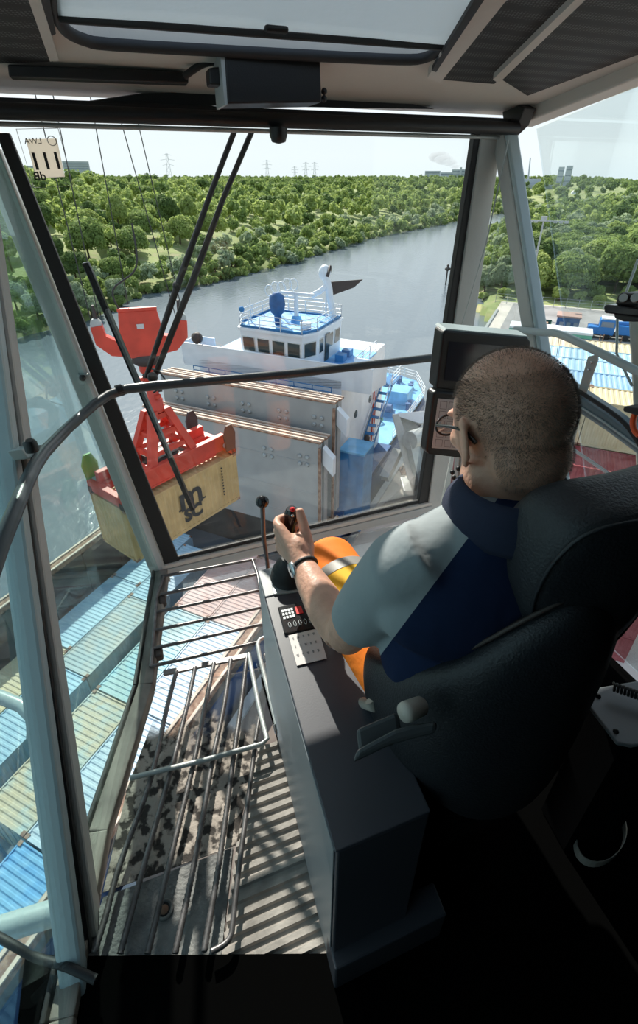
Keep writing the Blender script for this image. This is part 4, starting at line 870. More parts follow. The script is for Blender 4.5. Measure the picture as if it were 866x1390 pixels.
# ---- trees
def leaf_mat(name, c1, c2, c3):
    m = bpy.data.materials.new(name); m.use_nodes = True; nt = m.node_tree; b = nt.nodes['Principled BSDF']; b.inputs['Roughness'].default_value = .75; b.inputs['Specular IOR Level'].default_value = .2
    tc = nt.nodes.new('ShaderNodeTexCoord'); n = nt.nodes.new('ShaderNodeTexNoise'); n.inputs['Scale'].default_value = .9; n.inputs['Detail'].default_value = 6; nt.links.new(tc.outputs['Object'], n.inputs['Vector'])
    r = nt.nodes.new('ShaderNodeValToRGB'); r.color_ramp.elements[0].position = .3; r.color_ramp.elements[1].position = .7; r.color_ramp.elements[0].color = (*c1, 1); r.color_ramp.elements[1].color = (*c3, 1); e = r.color_ramp.elements.new(.5); e.color = (*c2, 1)
    nt.links.new(n.outputs['Fac'], r.inputs['Fac']); nt.links.new(r.outputs[0], b.inputs['Base Color'])
    tl = nt.nodes.new('ShaderNodeBsdfTranslucent'); nt.links.new(r.outputs[0], tl.inputs['Color']); mx = nt.nodes.new('ShaderNodeMixShader'); mx.inputs[0].default_value = .45
    out = nt.nodes['Material Output']; nt.links.new(b.outputs[0], mx.inputs[1]); nt.links.new(tl.outputs[0], mx.inputs[2]); nt.links.new(mx.outputs[0], out.inputs[0]); return m
LM = [leaf_mat('fresh green leaves', (.29, .37, .10), (.40, .48, .15), (.52, .58, .22)), leaf_mat('mid green leaves', (.19, .26, .08), (.27, .36, .11), (.38, .45, .16)),
      leaf_mat('dark green leaves', (.10, .155, .05), (.16, .235, .075), (.24, .32, .11)), leaf_mat('silvery willow leaves', (.26, .33, .18), (.36, .43, .26), (.48, .54, .36))]
M['bark'] = mat('tree bark', (.10, .075, .05), .9)
def clumps(rr, n, rx, rz_):
    L = []
    for k in range(n):
        a = rr.random() * 6.28; e = math.acos(rr.uniform(-.35, 1)); q = rr.uniform(.35, .72)
        L.append((V((math.sin(e) * math.cos(a) * rx * q, math.sin(e) * math.sin(a) * rx * q, rz_ * 1.0 + math.cos(e) * rz_ * q)), rr.uniform(.34, .55) * min(rx, rz_)))
    return L
def foliage(mb, rr, cl, nq, q, base=V((0, 0, 0)), sc=1):
    W = sum(r * r for c, r in cl)
    for c, r in cl:
        m = int(nq * r * r / W)
        for _ in range(m):
            z = rr.uniform(-.8, 1); a = rr.random() * 6.28; h = math.sqrt(max(0, 1 - z * z)); d = V((h * math.cos(a), h * math.sin(a), z))
            p = c + d * r * rr.uniform(.82, 1.12); nn = (d + V((rr.uniform(-1, 1), rr.uniform(-1, 1), rr.uniform(-.6, 1))) * .75).normalized()
            x = nn.orthogonal().normalized(); y = nn.cross(x); t = rr.random() * 6.28; x, y = x * math.cos(t) + y * math.sin(t), y * math.cos(t) - x * math.sin(t); s = q * rr.uniform(.6, 1.3)
            P = [p + x * s * .5, p + y * s * .32, p - x * s * .5, p - y * s * .32]; o = len(mb.v); mb.v += [base + v * sc for v in P]; mb.f.append((o, o + 1, o + 2, o + 3)); mb.sm.append(False); mb.mi.append(0)
def core(mb, cl, k=.8, base=V((0, 0, 0)), sc=1, n=8):
    for c, r in cl: mb.ball(base + c * sc, r * k * sc, n)
KINDS = [('leafy_tree', 'tree', 0, 4.2, 4.0, 13, 'bright green leafy tree'), ('leafy_tree', 'tree', 1, 4.6, 4.4, 14, 'mid green rounded tree'), ('dark_tree', 'tree', 2, 4.0, 4.6, 12, 'dark green dense tree'),
         ('silvery_willow', 'tree', 3, 4.4, 3.6, 13, 'pale silvery willow'), ('green_bush', 'bush', 1, 2.4, 1.7, 9, 'low mid green bush'), ('green_bush', 'bush', 0, 2.2, 1.5, 8, 'low bright green bush'), ('tall_poplar', 'tree', 0, 2.6, 6.0, 14, 'tall slim light green tree')]
PROTO = []
for k, (nm, cat, lm, rx, rz_, nc, lab) in enumerate(KINDS):
    rr = random.Random(40 + k); T = Thing(nm, V((0, -500, 0)), lab, cat); cl = clumps(rr, nc, rx, rz_)
    if rx > rz_: pass
    m1 = MB(); core(m1, cl, .66); m1.sm = [True] * len(m1.f); foliage(m1, rr, cl, 9000 if rz_ > 2 else 4500, .60 if rz_ > 2 else .42)
    m1.v = [p + V((0, -500, 0)) for p in m1.v]
    T.part('crown', m1, LM[lm]); m2 = MB().tube([V((0, -500, -1)), V((.1, -500, rz_ * .6)), V((0, -499.8, rz_ * 1.2))], [.28, .2, .1], 7); T.part('trunk', m2, M['bark']); PROTO.append(T.e)
rr = random.Random(11); cand = []
def ok_view(x, y): a = math.degrees(math.atan2(x, y)); return -44 < a < 44
grid_ = {}
def place(x, y, k, h, mind):
    g = (int(x // 4), int(y // 4)); R_ = int(mind // 4) + 1
    for i in range(-R_, R_ + 1):
        for j in range(-R_, R_ + 1):
            for (a, b, m_) in grid_.get((g[0] + i, g[1] + j), ()):
                if (a - x) ** 2 + (b - y) ** 2 < (max(mind, 0)) ** 2: return False
    grid_.setdefault(g, []).append((x, y, mind)); cand.append((x, y, k, h)); return True
for _ in range(60000):          # far bank
    s = rr.uniform(20, 620) if rr.random() < .6 else rr.uniform(20, 260); d = rr.random() ** 1.35 * 170; tf = interp(s, FAR); t = tf - 1.5 - d; x, y = UV_.x * s + TV.x * t, UV_.y * s + TV.y * t
    if not ok_view(x, y): continue
    D = math.hypot(x, y)
    if (20 + 6 * noise.noise(V((s * .03, 0, 0)))) < d < (60 + 14 * noise.noise(V((s * .02, 5, 0)))) and s < 360 and rr.random() < .975: continue
    if d < 16: k = rr.choice((4, 5, 4, 5, 3, 1)); sc = rr.uniform(.7, 1.15); sc *= .75 if k in (1, 3) else 1; mind = 4.2 if d > 7 else 3.2
    elif d < 30: k = rr.choice((0, 1, 3, 4, 2)); sc = rr.uniform(.6, .95); mind = 5.8
    else: k = rr.choice((0, 1, 2, 6, 0, 1, 6)); sc = rr.uniform(.75, 1.3); mind = 7.0
    mind *= 1 + max(0, D - 260) / 500
    place(x, y, k, sc, mind)
for _ in range(40000):          # right bank beyond the yard
    s = rr.uniform(132, 620) if rr.random() < .6 else rr.uniform(132, 260); tn = interp(s, NEAR); d = rr.random() * 230; t = tn + 1.5 + d; x, y = UV_.x * s + TV.x * t, UV_.y * s + TV.y * t
    if not ok_view(x, y): continue
    D = math.hypot(x, y)
    if s < 139: k = rr.choice((4, 5)); sc = rr.uniform(.8, 1.3); mind = 4.5
    elif d < 8: k = rr.choice((4, 3, 1)); sc = rr.uniform(.7, 1); mind = 4
    else: k = rr.choice((1, 1, 2, 0, 3)); sc = rr.uniform(.95, 1.45); mind = 6.2
    if 300 < s < 330: continue
    mind *= 1 + max(0, D - 260) / 500
    place(x, y, k, sc, mind)
cand.sort(key=lambda c: math.hypot(c[0], c[1]) / c[3]); NIND = 285
def where(x, y):
    s, t = st(x, y); far = t < interp(s, FAR) + 1; px = 433 + FPX * x / (y * CT + 0 * ST + 1e-6) if y > 0 else 0
    side = 'on the far bank' if far else 'beyond the yard'
    ref = 'at the far left' if px < 120 else 'above the red lifting frame' if px < 290 else 'left of the ship wheelhouse' if px < 400 else 'above the ship wheelhouse' if px < 500 else 'near the river bend' if px < 700 else 'behind the blue lorry'
    return side, ref
order = list(range(len(PROTO)))
first = set()
for (x, y, k, sc) in cand[:NIND]:
    side, ref = where(x, y); d = math.hypot(x, y); dist = 'by the water' if (abs(st(x, y)[1] - interp(st(x, y)[0], FAR)) < 12 or abs(st(x, y)[1] - interp(st(x, y)[0], NEAR)) < 10) else ('in middle rows' if d < 190 else 'in back rows')
    lab = '%s %s, %s, %s' % (KINDS[k][6].replace('slim light', 'slim'), side, dist, ref); grp = '%ss %s %s %s' % (KINDS[k][6], side, dist, ref)
    z = max(-.3, ground(x, y)) - .3
    e = PROTO[k]
    if k not in first: first.add(k); e.location = (x, y, z); e.scale = (sc, sc, sc * rr.uniform(.9, 1.15)); e['label'] = lab; e['group'] = grp
    else: copy_thing(e, (x, y, z), rr.uniform(0, 6.28), lab, grp, (sc, sc, sc * rr.uniform(.9, 1.15)))
# the woodland further off, uncountable
lib = []
for v in range(6):
    r2 = random.Random(90 + v); cl = clumps(r2, 7, 3.6, 4.2 if v % 2 else 3.6); m = MB(); core(m, cl, .72, n=6); foliage(m, r2, cl, 230, 1.5); lib.append(m)
wl = MB()
for _ in range(30000):
    a = math.radians(rr.uniform(-44, 44)); r = 300 * (2300 / 300) ** (rr.random() ** .8); x, y = r * math.sin(a), r * math.cos(a); s, t = st(x, y); tf, tn = interp(s, FAR), interp(s, NEAR)
    if tf - 170 < t < tn + 230 and s < 620: continue
    if tf < t < tn: continue
    if s < 300 and t > 0 and math.degrees(a) > 40: continue
    place(x, y, 1, rr.uniform(.8, 1.3), 10 + r * .013)
for i, (x, y, k, sc) in enumerate(cand[NIND:NIND + 3400]):
    m = lib[i % 6]; b = wl; mi_ = 0 if k in (0, 5, 6) else 2 if k == 2 or i % 7 == 0 else 1 if k != 3 else 3; ca, sa = math.cos(i), math.sin(i); z = ground(x, y) - .5; o = len(b.v); sc *= .6 if k in (4, 5) else .95 + min(1.1, math.hypot(x, y) / 1600)
    b.v += [V((x + (p.x * ca - p.y * sa) * sc, y + (p.x * sa + p.y * ca) * sc, z + p.z * sc)) for p in m.v]; b.f += [tuple(q + o for q in f) for f in m.f]; b.sm += m.sm; b.mi += [mi_] * len(m.f)
o = single('woodland', wl, LM, 'distant green woodland filling the land beyond the nearer trees', 'woodland'); o['kind'] = 'stuff'
print('TREES', len(cand))
# ---- buildings, pylons on the horizon
M['bgrey'] = mat('pale grey cladding', (.42, .46, .50), .7, var=.08, vs=.05); M['bglass'] = mat('building window glass', (.22, .26, .31), .3)
def dirp(px, py, D):          # point at ground distance D along a pixel's direction
    d = ray(px, py); k = D / math.hypot(d.x, d.y); return EYE + d * k
def block(T, px0, px1, top, D, depth, m, nm='block', base=0):
    a, b = dirp(px0, top, D), dirp(px1, top, D); z = (a.z + b.z) / 2; n = V((a.x, a.y, 0)).normalized() * depth
    o = T.part(nm, MB().prism([V((a.x, a.y, base)), V((b.x, b.y, base)), V((b.x, b.y, z)), V((a.x, a.y, z))], n), m); return a, b, z
def bands(T, a, b, z, par, n, h, gap):
    for k in range(n): T.part('window_band', MB().box8([V((p.x, p.y, zz_)) - V((a.x, a.y, 0)).normalized() * g for zz_ in (z - 4 - k * gap - h, z - 4 - k * gap) for g in (.4, -.2) for p in (a.lerp(b, .05), a.lerp(b, .95))]), M['bglass'], parent=par)
T = Thing('office_block', dirp(103, 225, 1500) * 1, 'pale office block on the horizon behind the mirrored sticker', 'building'); a, b, z = block(T, 84, 120, 219, 1500, 40, M['bgrey']); bands(T, a, b, z, T.e.children[0], 3, 2, 5)
T = Thing('low_hall', dirp(30, 226, 1500), 'long low pale building on the horizon left of the mirrored sticker', 'building'); block(T, 10, 46, 225, 1500, 30, M['bgrey'])
T = Thing('power_station', dirp(605, 235, 1900), 'wide grey power station block on the horizon above the river bend', 'building')
for x0, x1, y in ((577, 598, 232), (598, 616, 234), (614, 632, 230)): a, b, z = block(T, x0, x1, y, 1900, 60, M['bgrey']); bands(T, a, b, z, T.e.children[-1], 2, 3, 9)
T.part('stack', MB().tube([dirp(625, 238, 1890), dirp(626, 227, 1890)], 3, 10), M['bgrey'])
for x0, lab in ((757, 'left of the two slim grey silo towers on the right horizon'), (768.5, 'right of the two slim grey silo towers on the right horizon')):
    T = Thing('silo_tower', dirp(x0 + 5, 258, 900), lab, 'tower', 'silo towers'); a, b, z = block(T, x0 + (2 if x0 < 760 else 1), x0 + 10, 226.5 if x0 < 760 else 225, 900, 14, M['bgrey']); bands(T, a, b, z, T.e.children[0], 5, 1.5, 7)
T = Thing('thin_chimney', dirp(716, 250, 900), 'thin leaning grey chimney mast left of the silo towers', 'chimney'); T.part('stack', MB().tube([dirp(715, 262, 900), dirp(720, 214, 900)], [1.4, .8], 8), M['bgrey'])
T = Thing('factory_shed', dirp(722, 252, 850), 'long low grey factory below the silo towers', 'building'); block(T, 701, 756, 251, 850, 30, M['bgrey']); block(T, 703, 735, 243, 860, 30, M['bgrey'], 'upper_block')
T = Thing('storage_tank', dirp(781, 256, 800), 'small white storage tank right of the silo towers', 'tank'); T.part('shell', MB().lathe([(4, 0), (4, 9), (2.5, 11), (.3, 12)], 16, Matrix.Translation(V((dirp(781, 256, 800).x, dirp(781, 256, 800).y, dirp(781, 258, 800).z - 12)))), M['white'])
def pylon(px, top, D, lab):
    t = dirp(px, top, D); base = V((t.x, t.y, 6)); H = t.z - 6; n = V((t.x, t.y, 0)).normalized(); x = V((n.y, -n.x, 0)); T = Thing('pylon', base, lab, 'pylon', 'pylons on the horizon')
    mb = MB(); w0, w1 = H * .10, H * .02; r = .22 * D / 900
    for i in (-1, 1):
        for j in (-1, 1): mb.tube([base + (x * i + n * j) * w0, t + (x * i + n * j) * w1], r, 4)
    for k in range(7):
        z0, z1 = k / 7, (k + 1) / 7; a0, a1 = w0 + (w1 - w0) * z0, w0 + (w1 - w0) * z1
        mb.tube([base + ZV * H * z0 + x * a0, base + ZV * H * z1 - x * a1], r * .7, 4); mb.tube([base + ZV * H * z0 - x * a0, base + ZV * H * z1 + x * a1], r * .7, 4)
    T.part('lattice', mb, M['bgrey'])
    for z_, wd_ in ((.70, .16), (.83, .20), (.95, .13)): T.part('crossarm', MB().tube([base + ZV * H * z_ - x * H * wd_, base + ZV * H * (z_ + .03), base + ZV * H * z_ + x * H * wd_], r, 4), M['bgrey'])
for px, top, D, lab in ((226, 208, 900, 'tallest lattice pylon on the left horizon left of the wiper arms'), (362, 217, 1100, 'lattice pylon just right of the wiper arms on the horizon'), (415, 220, 1200, 'left of two small pylons above the wheelhouse'), (427, 220, 1250, 'right of two small pylons above the wheelhouse'), (400, 226, 1400, 'smallest pylon on the horizon left of the paired ones')): pylon(px, top, D, lab)
def steam():
    m = bpy.data.materials.new('steam'); m.use_nodes = True; nt = m.node_tree; nt.nodes.clear(); o = nt.nodes.new('ShaderNodeOutputMaterial'); v = nt.nodes.new('ShaderNodeVolumePrincipled'); v.inputs['Density'].default_value = .02; v.inputs['Color'].default_value = (1, 1, 1, 1); nt.links.new(v.outputs[0], o.inputs['Volume']); return m
mb = MB()
for px, py, r in ((618, 226, 8), (611, 221, 12), (603, 217, 16), (596, 213, 18)): mb.ball(dirp(px, py, 1900), (r * 2, r * 2, r * .9), 10)
o = single('steam_plume', mb, steam(), 'white steam plume drifting left above the power station', 'steam'); o['kind'] = 'stuff'
# navigation marker and lamp mast
q = shp(155, -29.5, 0); q = V((q.x, q.y, 0)); T = Thing('river_marker', q, 'dark channel marker post standing in the river by the right bank', 'marker')
T.part('post', MB().tube([q - ZV * 1, q + ZV * 5], .22, 8), M['sprd']); T.part('topmark', MB().lathe([(.1, 0), (.8, .5), (.8, .9), (.1, 1.4)], 4, Matrix.Translation(q + ZV * 3.6)), M['sprd']); T.part('beacon', MB().ball(q + ZV * 5.2, .35, 8), M['sprd'])
b0 = shp(118, -3, -25.3); tp = cs(738, 300, 118); b0 = V((tp.x, tp.y, 1.7))
T = Thing('lamp_mast', b0, 'tall grey lamp mast with a crossbar of floodlights beside the right pillar', 'lamp post'); T.part('mast', MB().tube([b0, tp], [.28, .16], 10), M['galv'])
T.part('crossbar', MB().tube([tp - TV * 2.3, tp + TV * 4.3], .12, 6), M['galv'])
for k in (-2.2, -1.4, 2.2, 3.2, 4.2): T.part('floodlight', MB().box((0, 0, 0), (.7, .5, .45), Matrix.Translation(tp + TV * k - ZV * .1) @ MS.to_3x3().to_4x4()), M['galv'])
T.part('head', MB().box((0, 0, 0), (1.1, .6, .9), Matrix.Translation(tp + ZV * .4) @ MS.to_3x3().to_4x4()), M['galv'])
# ================================================================ QUAY AND YARD
mb = MB(); mb.box8([shp(s, t, z) for z in (-30, -25) for s in (-40, 128) for t in (-10.8, 90)]); struct('quay', mb, M['concrete'])
mb = MB(); mb.box8([shp(s, t, z) for z in (-25, -24.75) for s in (-40, 118) for t in (-10.8, -10.3)]); struct('trim_highlight0', mb, M['galv'])
def dirt_road():
    mb = MB(); mb.box8([shp(s, t, z) for z in (-25, -24.97) for s in (86, 127) for t in (-8, 60)]); return mb
struct('yard_surface', dirt_road(), mat('grey yard tarmac', (.30, .29, .28), .9, var=.2, vs=.2))
mb = MB(); mb.box8([shp(s, t, z) for z in (-25, -24.96) for s in (-30, 21) for t in (-10.3, 30)]); struct('shaded_apron', mb, M['quayshade'])  # sheet over the concrete, the crane's shade painted in its brown
# ================================================================ CONTAINERS
CW, CL_, CH = 2.44, 6.06, 2.59
CMAT = {}
def cmat(key, c, c2=None, lo=.45, hi=.62, vs=.9):
    CMAT[key] = mat('container ' + key, c, .55, col2=c2 or tuple(k * .8 for k in c), lo=lo, hi=hi, vs=vs, detail=8)
cmat('light blue', (.42, .60, .70), (.32, .50, .62)); cmat('strong blue', (.10, .33, .62), (.20, .44, .66)); cmat('teal', (.33, .58, .66), (.40, .55, .55)); cmat('weathered teal and tan', (.42, .50, .48), (.55, .46, .32))
cmat('mottled tan and grey', (.48, .47, .42), (.38, .46, .48)); cmat('salmon pink', (.66, .42, .36), (.58, .40, .36)); cmat('cream', (.66, .54, .34), (.60, .50, .34)); cmat('maroon', (.26, .045, .05), (.34, .10, .10)); cmat('white blue', (.58, .66, .72), (.5, .6, .68)); cmat('ochre', (.62, .41, .18), (.52, .345, .15), vs=1.3); cmat('mid blue', (.22, .40, .60), (.30, .45, .60)); cmat('navy', (.05, .09, .18)); cmat('pale ochre', (.70, .58, .36), (.62, .50, .30))
def corr(p0, ux, uy, L, H, n, dep, nrm):    # corrugated sheet from corner p0
    mb = MB(); pts = []
    for k in range(n):
        for f, d in ((0, 0), (.32, 0), (.5, 1), (.82, 1)): pts.append((L * (k + f) / n, d * dep))
    pts.append((L, 0)); vs = [p0 + ux * x + nrm * d for x, d in pts] + [p0 + ux * x + nrm * d + uy * H for x, d in pts]; m = len(pts)
    return mb.add(vs, [(i, i + 1, m + i + 1, m + i) for i in range(m - 1)])
CP = {}
def make_container(key, det=True, L=CL_):
    if (key, det, L) in CP: return CP[(key, det, L)]
    m = CMAT[key]; T = Thing('shipping_container', V((0, -600, 0)), 'x', 'shipping container'); O = V((0, -600, 0)); X, Y, Z_ = V((1, 0, 0)), V((0, 1, 0)), ZV; w, l, h = CW / 2, L / 2, CH; ns = 22 if det else 16; ns = int(ns * L / CL_)
    P = lambda x, y, z: O + V((x, y, z))
    T.part('side_panel', corr(P(w - .01, -l + .05, .12), Y, Z_, L - .1, h - .22, ns, -.04, X), m); T.part('side_panel', corr(P(-w + .01, -l + .05, .12), Y, Z_, L - .1, h - .22, ns, .04, X), m)
    T.part('end_panel', corr(P(-w + .05, l - .01, .12), X, Z_, CW - .1, h - .22, 9, -.04, Y), m)
    T.part('roof_panel', corr(P(-w + .05, -l + .05, h - .03), Y, X, L - .1, CW - .1, ns, -.035, Z_), m)
    dr = MB()
    for k in (0, 1): dr.box8([P(x, y, z) for z in (.14, h - .12) for y in (-l + .01, -l + .05) for x in ((-w + .06, -.01), (.01, w - .06))[k]])
    T.part('door', dr, m)
    if det:
        for x in (-.85, -.35, .35, .85): T.part('lock_rod', MB().tube([P(x, -l, .1), P(x, -l, h - .08)], .018, 6), M['galv'])
    fr = MB()
    for x in (-1, 1):
        for y in (-1, 1): fr.box(P(x * (w - .04), y * (l - .04), h / 2), (.08, .08, h - .02))
        fr.box(P(x * (w - .03), 0, h - .05), (.06, L - .1, .08)); fr.box(P(x * (w - .04), 0, .07), (.08, L - .1, .13))
    for y in (-1, 1): fr.box(P(0, y * (l - .03), h - .05), (CW - .1, .06, .08)); fr.box(P(0, y * (l - .03), .07), (CW - .1, .06, .13))
    fr.box(P(0, 0, .12), (CW - .14, L - .14, .06)); T.part('frame', fr, m)
    if det:
        for x in (-1, 1):
            for y in (-1, 1):
                for z in (.06, h - .06): T.part('corner_casting', MB().box(P(x * (w - .08), y * (l - .09), z), (.17, .19, .13)), M['hatchrust'])
    CP[(key, det, L)] = T.e; T.e['used'] = 0; return T.e
ROT_S = math.atan2(-UV_.x, UV_.y)      # local y along s
def container(key, s, t, ztop, label, group, along='s', det=True, L=CL_, tilt=0):
    e = make_container(key, det, L); p = shp(s, t, ztop - CH); rz_ = ROT_S + (math.pi / 2 if along == 't' else 0) + tilt
    if not e['used']:
        e['used'] = 1; e.location = p; e.rotation_euler = (0, 0, rz_); e['label'] = label; e['group'] = group; return e
    return copy_thing(e, p, rz_, label, group)
# in the ship's hold
def bay(s0): return s0 + CL_ / 2
GH = 'containers in the ship hold'
hold = [('strong blue', -2.6, -13.1, -22, 'strong blue container roof at the lower left, nearest the cab foot'),
        ('weathered teal and tan', 3.55, -15.55, -22, 'weathered teal and tan container between the strong blue and teal roofs'),
        ('white blue', 3.55, -13.05, -22, 'pale blue striped container beside the weathered teal one, next to the floor edge beam'),
        ('teal', 9.7, -15.55, -22, 'teal container in line beyond the weathered teal and tan one'),
        ('white blue', 9.7, -13.05, -22, 'pale blue container seen under the front floor bars before the pink roofs'),
        ('salmon pink', 15.86, -15.55, -22, 'left of the two salmon pink containers under the front floor bars'),
        ('salmon pink', 15.86, -13.05, -22, 'right of the two salmon pink containers under the front floor bars'),
        ('mottled tan and grey', 11.15, -20.97, -24.6, 'mottled tan and grey container lower in the hold beyond the dark gap'),
        ('light blue', 17.3, -20.97, -24.6, 'light blue container below the hanging ochre container'),
        ('light blue', 5.0, -20.97, -24.6, 'light blue container at the left edge low in the hold'),
        ('light blue', 12.2, -23.5, -24.6, 'light blue container against the far side of the hold'),
        ('light blue', 18.35, -23.5, -24.6, 'light blue container at the far end of the hold wall row'),
        ('cream', 6.0, -23.5, -24.6, 'cream container at the left edge against the far side of the hold'),
        ('strong blue', -2.6, -18.3, -24.6, 'blue container partly hidden at the lower left corner of the hold'),
        ('light blue', -8.8, -13.1, -22, 'light blue container roof at the bottom left corner beyond the white walkway rail'),
        ('navy', 8.9, -18.3, -27.2, 'dark navy container deep in the gap between the roofs')]
for key, s0, t, z, lab in hold: container(key, bay(s0), t, z, lab, GH)
for key, s0, t, zt, lab in (('navy', 15.1, -18.3, -27.2, 'dark navy container deep in the gap below the light blue roofs'),): container(key, bay(s0), t, zt, lab, GH)
# ---- yard stacks on the quay to the right: long sides run across the view
GY = 'containers in the quay stacks'
def stack(s0, t, keys, top, desc, ref):
    names = ['topmost', 'second from the top', 'third from the top', 'fourth from the top', 'fifth from the top']
    for k, key in enumerate(keys): container(key, s0 + CW / 2, t, top - k * (CH + .02), '%s container, %s, %s' % (key, names[k], desc), GY, along='t', det=(ref < 2 and k < 2))
rows = [(27.9, 'pale ochre', 0), (30.4, 'mid blue', 1), (32.9, 'light blue', 2), (35.4, 'light blue', 3), (37.9, 'cream', 4)]
rn = ['front row', 'second row', 'third row', 'fourth row', 'back row']
for i, (s0, key, rf) in enumerate(rows):
    for j, t in enumerate((-2.0, 4.1, 10.2) if i > 2 else (-.1, 6.0, 12.1)):
        col_name = ('left', 'middle', 'right')[j]
        if i == 0: ks = ['pale ochre', 'ochre']
        else: ks = [key]
        # front row shows its ochre side; the rows behind only their roofs
        stack(s0, t, [key] if i else ['pale ochre'], -10.0, '%s %s of the right hand stacks' % (col_name, rn[i]), rf)
HI = ('left one', 'middle one', 'right one'); TI = ('second', 'third', 'fourth', 'fifth', 'lowest')
for j, t in enumerate((-.5, 5.6, 11.7)):
    container('maroon', 25.4 + CW / 2, t, -12.6, 'maroon container one tier below the pale ochre row, ' + HI[j], GY, along='t')
    for k in range(1, 5):
        if j < 2 or k < 3: container('maroon', 25.4 + CW / 2, t, -12.6 - k * 2.61, 'maroon container in the %s tier of the maroon front stack, %s' % (TI[k - 1], HI[j]), GY, along='t', det=False)
    container('ochre', 27.9 + CW / 2, t + .4, -12.65, 'ochre container under the pale ochre row, ' + HI[j], GY, along='t', det=False)
for i, (s0, key, rf) in enumerate(rows):     # lower tiers where the stacks' open ends can be seen
    t = -2.0 if i > 2 else -.1
    for k in range(2 if i == 0 else 1, 6): container(('maroon', 'light blue', 'mid blue', 'cream', 'ochre')[(i + k) % 5], s0 + CW / 2, t + (.3 if i == 0 else 0), -10.0 - k * 2.62, '%s container at the river end of the %s, %s tier down' % (('maroon', 'light blue', 'mid blue', 'cream', 'ochre')[(i + k) % 5], rn[i], TI[k - 1]), GY, along='t', det=False)
o_ = bpy.data.objects
# lettering on the maroon side
p = shp(25.4, 5.6, -13.35)
Mx = frame_M(shp(25.37, 5.3, -13.6), TV, ZV)
for k, (tx, sz, ox, oy) in enumerate((('CMAU 418', .16, 0, .28), ('22G1', .13, .3, .1), ('6', .3, -.5, -.2))): single('container_lettering', text_mb(tx, sz, Mx @ Matrix.Translation((ox, oy, 0)), depth=.004), M['paper'], 'pale code lettering on the maroon container side, %s' % ('upper line', 'second line', 'single figure')[k], 'lettering')
# ================================================================ SHIP
T = Thing('cargo_ship', shp(20, -19, -27), 'blue and white river cargo ship with open hold and wheelhouse moored at the quay', 'ship', frame=MS)
PS, SS = -26.7, -11.3
def S(*a): return shp(*a)
def sbox(s0, s1, t0, t1, z0, z1): return MB().box8([S(s, t, z) for z in (z0, z1) for s in (s0, s1) for t in (t0, t1)])
hullp = [(-16, PS + 1.5), (-16, SS - 1.5), (-10, SS), (56, SS), (61, SS - 2.2), (62.5, SS - 6), (62.5, PS + 6), (61, PS + 2.2), (56, PS), (-10, PS)]
def ringwall(pts, z0, z1, th):
    mb = MB(); n = len(pts); c = (sum(p[0] for p in pts) / n, sum(p[1] for p in pts) / n)
    o_ = [S(p[0], p[1], 0) for p in pts]; i_ = [S(c[0] + (p[0] - c[0]) * (1 - th / 40), c[1] + (p[1] - c[1]) * (1 - th / 8), 0) for p in pts]; B = EYE.z
    vs = [V((p.x, p.y, B + z)) for z in (z0, z1) for g in (o_, i_) for p in g]
    fs = []
    for k in range(n):
        l = (k + 1) % n; fs += [(k, l, 2 * n + l, 2 * n + k), (n + l, n + k, 3 * n + k, 3 * n + l), (2 * n + k, 2 * n + l, 3 * n + l, 3 * n + k)]
    return mb.add(vs, fs)
T.part('hull', ringwall(hullp, -30, -23.2, .4), M['hull'])
T.part('hold_floor', sbox(-12, 28, PS + .8, SS - .4, -30.2, -29.8), M['hold'])
hp_ = T.part('hold_side', sbox(-12, 28, PS + .2, PS + .45, -30, -22.3), M['hold']); T.part('hold_side', sbox(-12, 28, SS - .35, SS - .1, -30, -22.3), M['hold']); T.part('hold_end', sbox(27.8, 28.2, PS, SS, -30, -22.3), M['hold'])
for k in range(9): T.part('floor_rib', sbox(-10 + k * 3.05, -9.85 + k * 3.05, PS + .8, SS - .5, -29.8, -29.55), M['hold'])
for k in range(12): T.part('side_frame', sbox(-10 + k * 3.05, -9.8 + k * 3.05, PS + .45, PS + .65, -29.8, -22.5), M['hold'])
for t0 in (PS - .05, SS - .75):
    c = T.part('coaming_top', sbox(-12, 28.4, t0, t0 + .8, -22.3, -22.0), M['hatchrust'])
    for d_ in (.05, .62): T.part('seal_strip', sbox(-12, 28.4, t0 + d_, t0 + d_ + .14, -22.0, -21.93), M['tan'], parent=c)
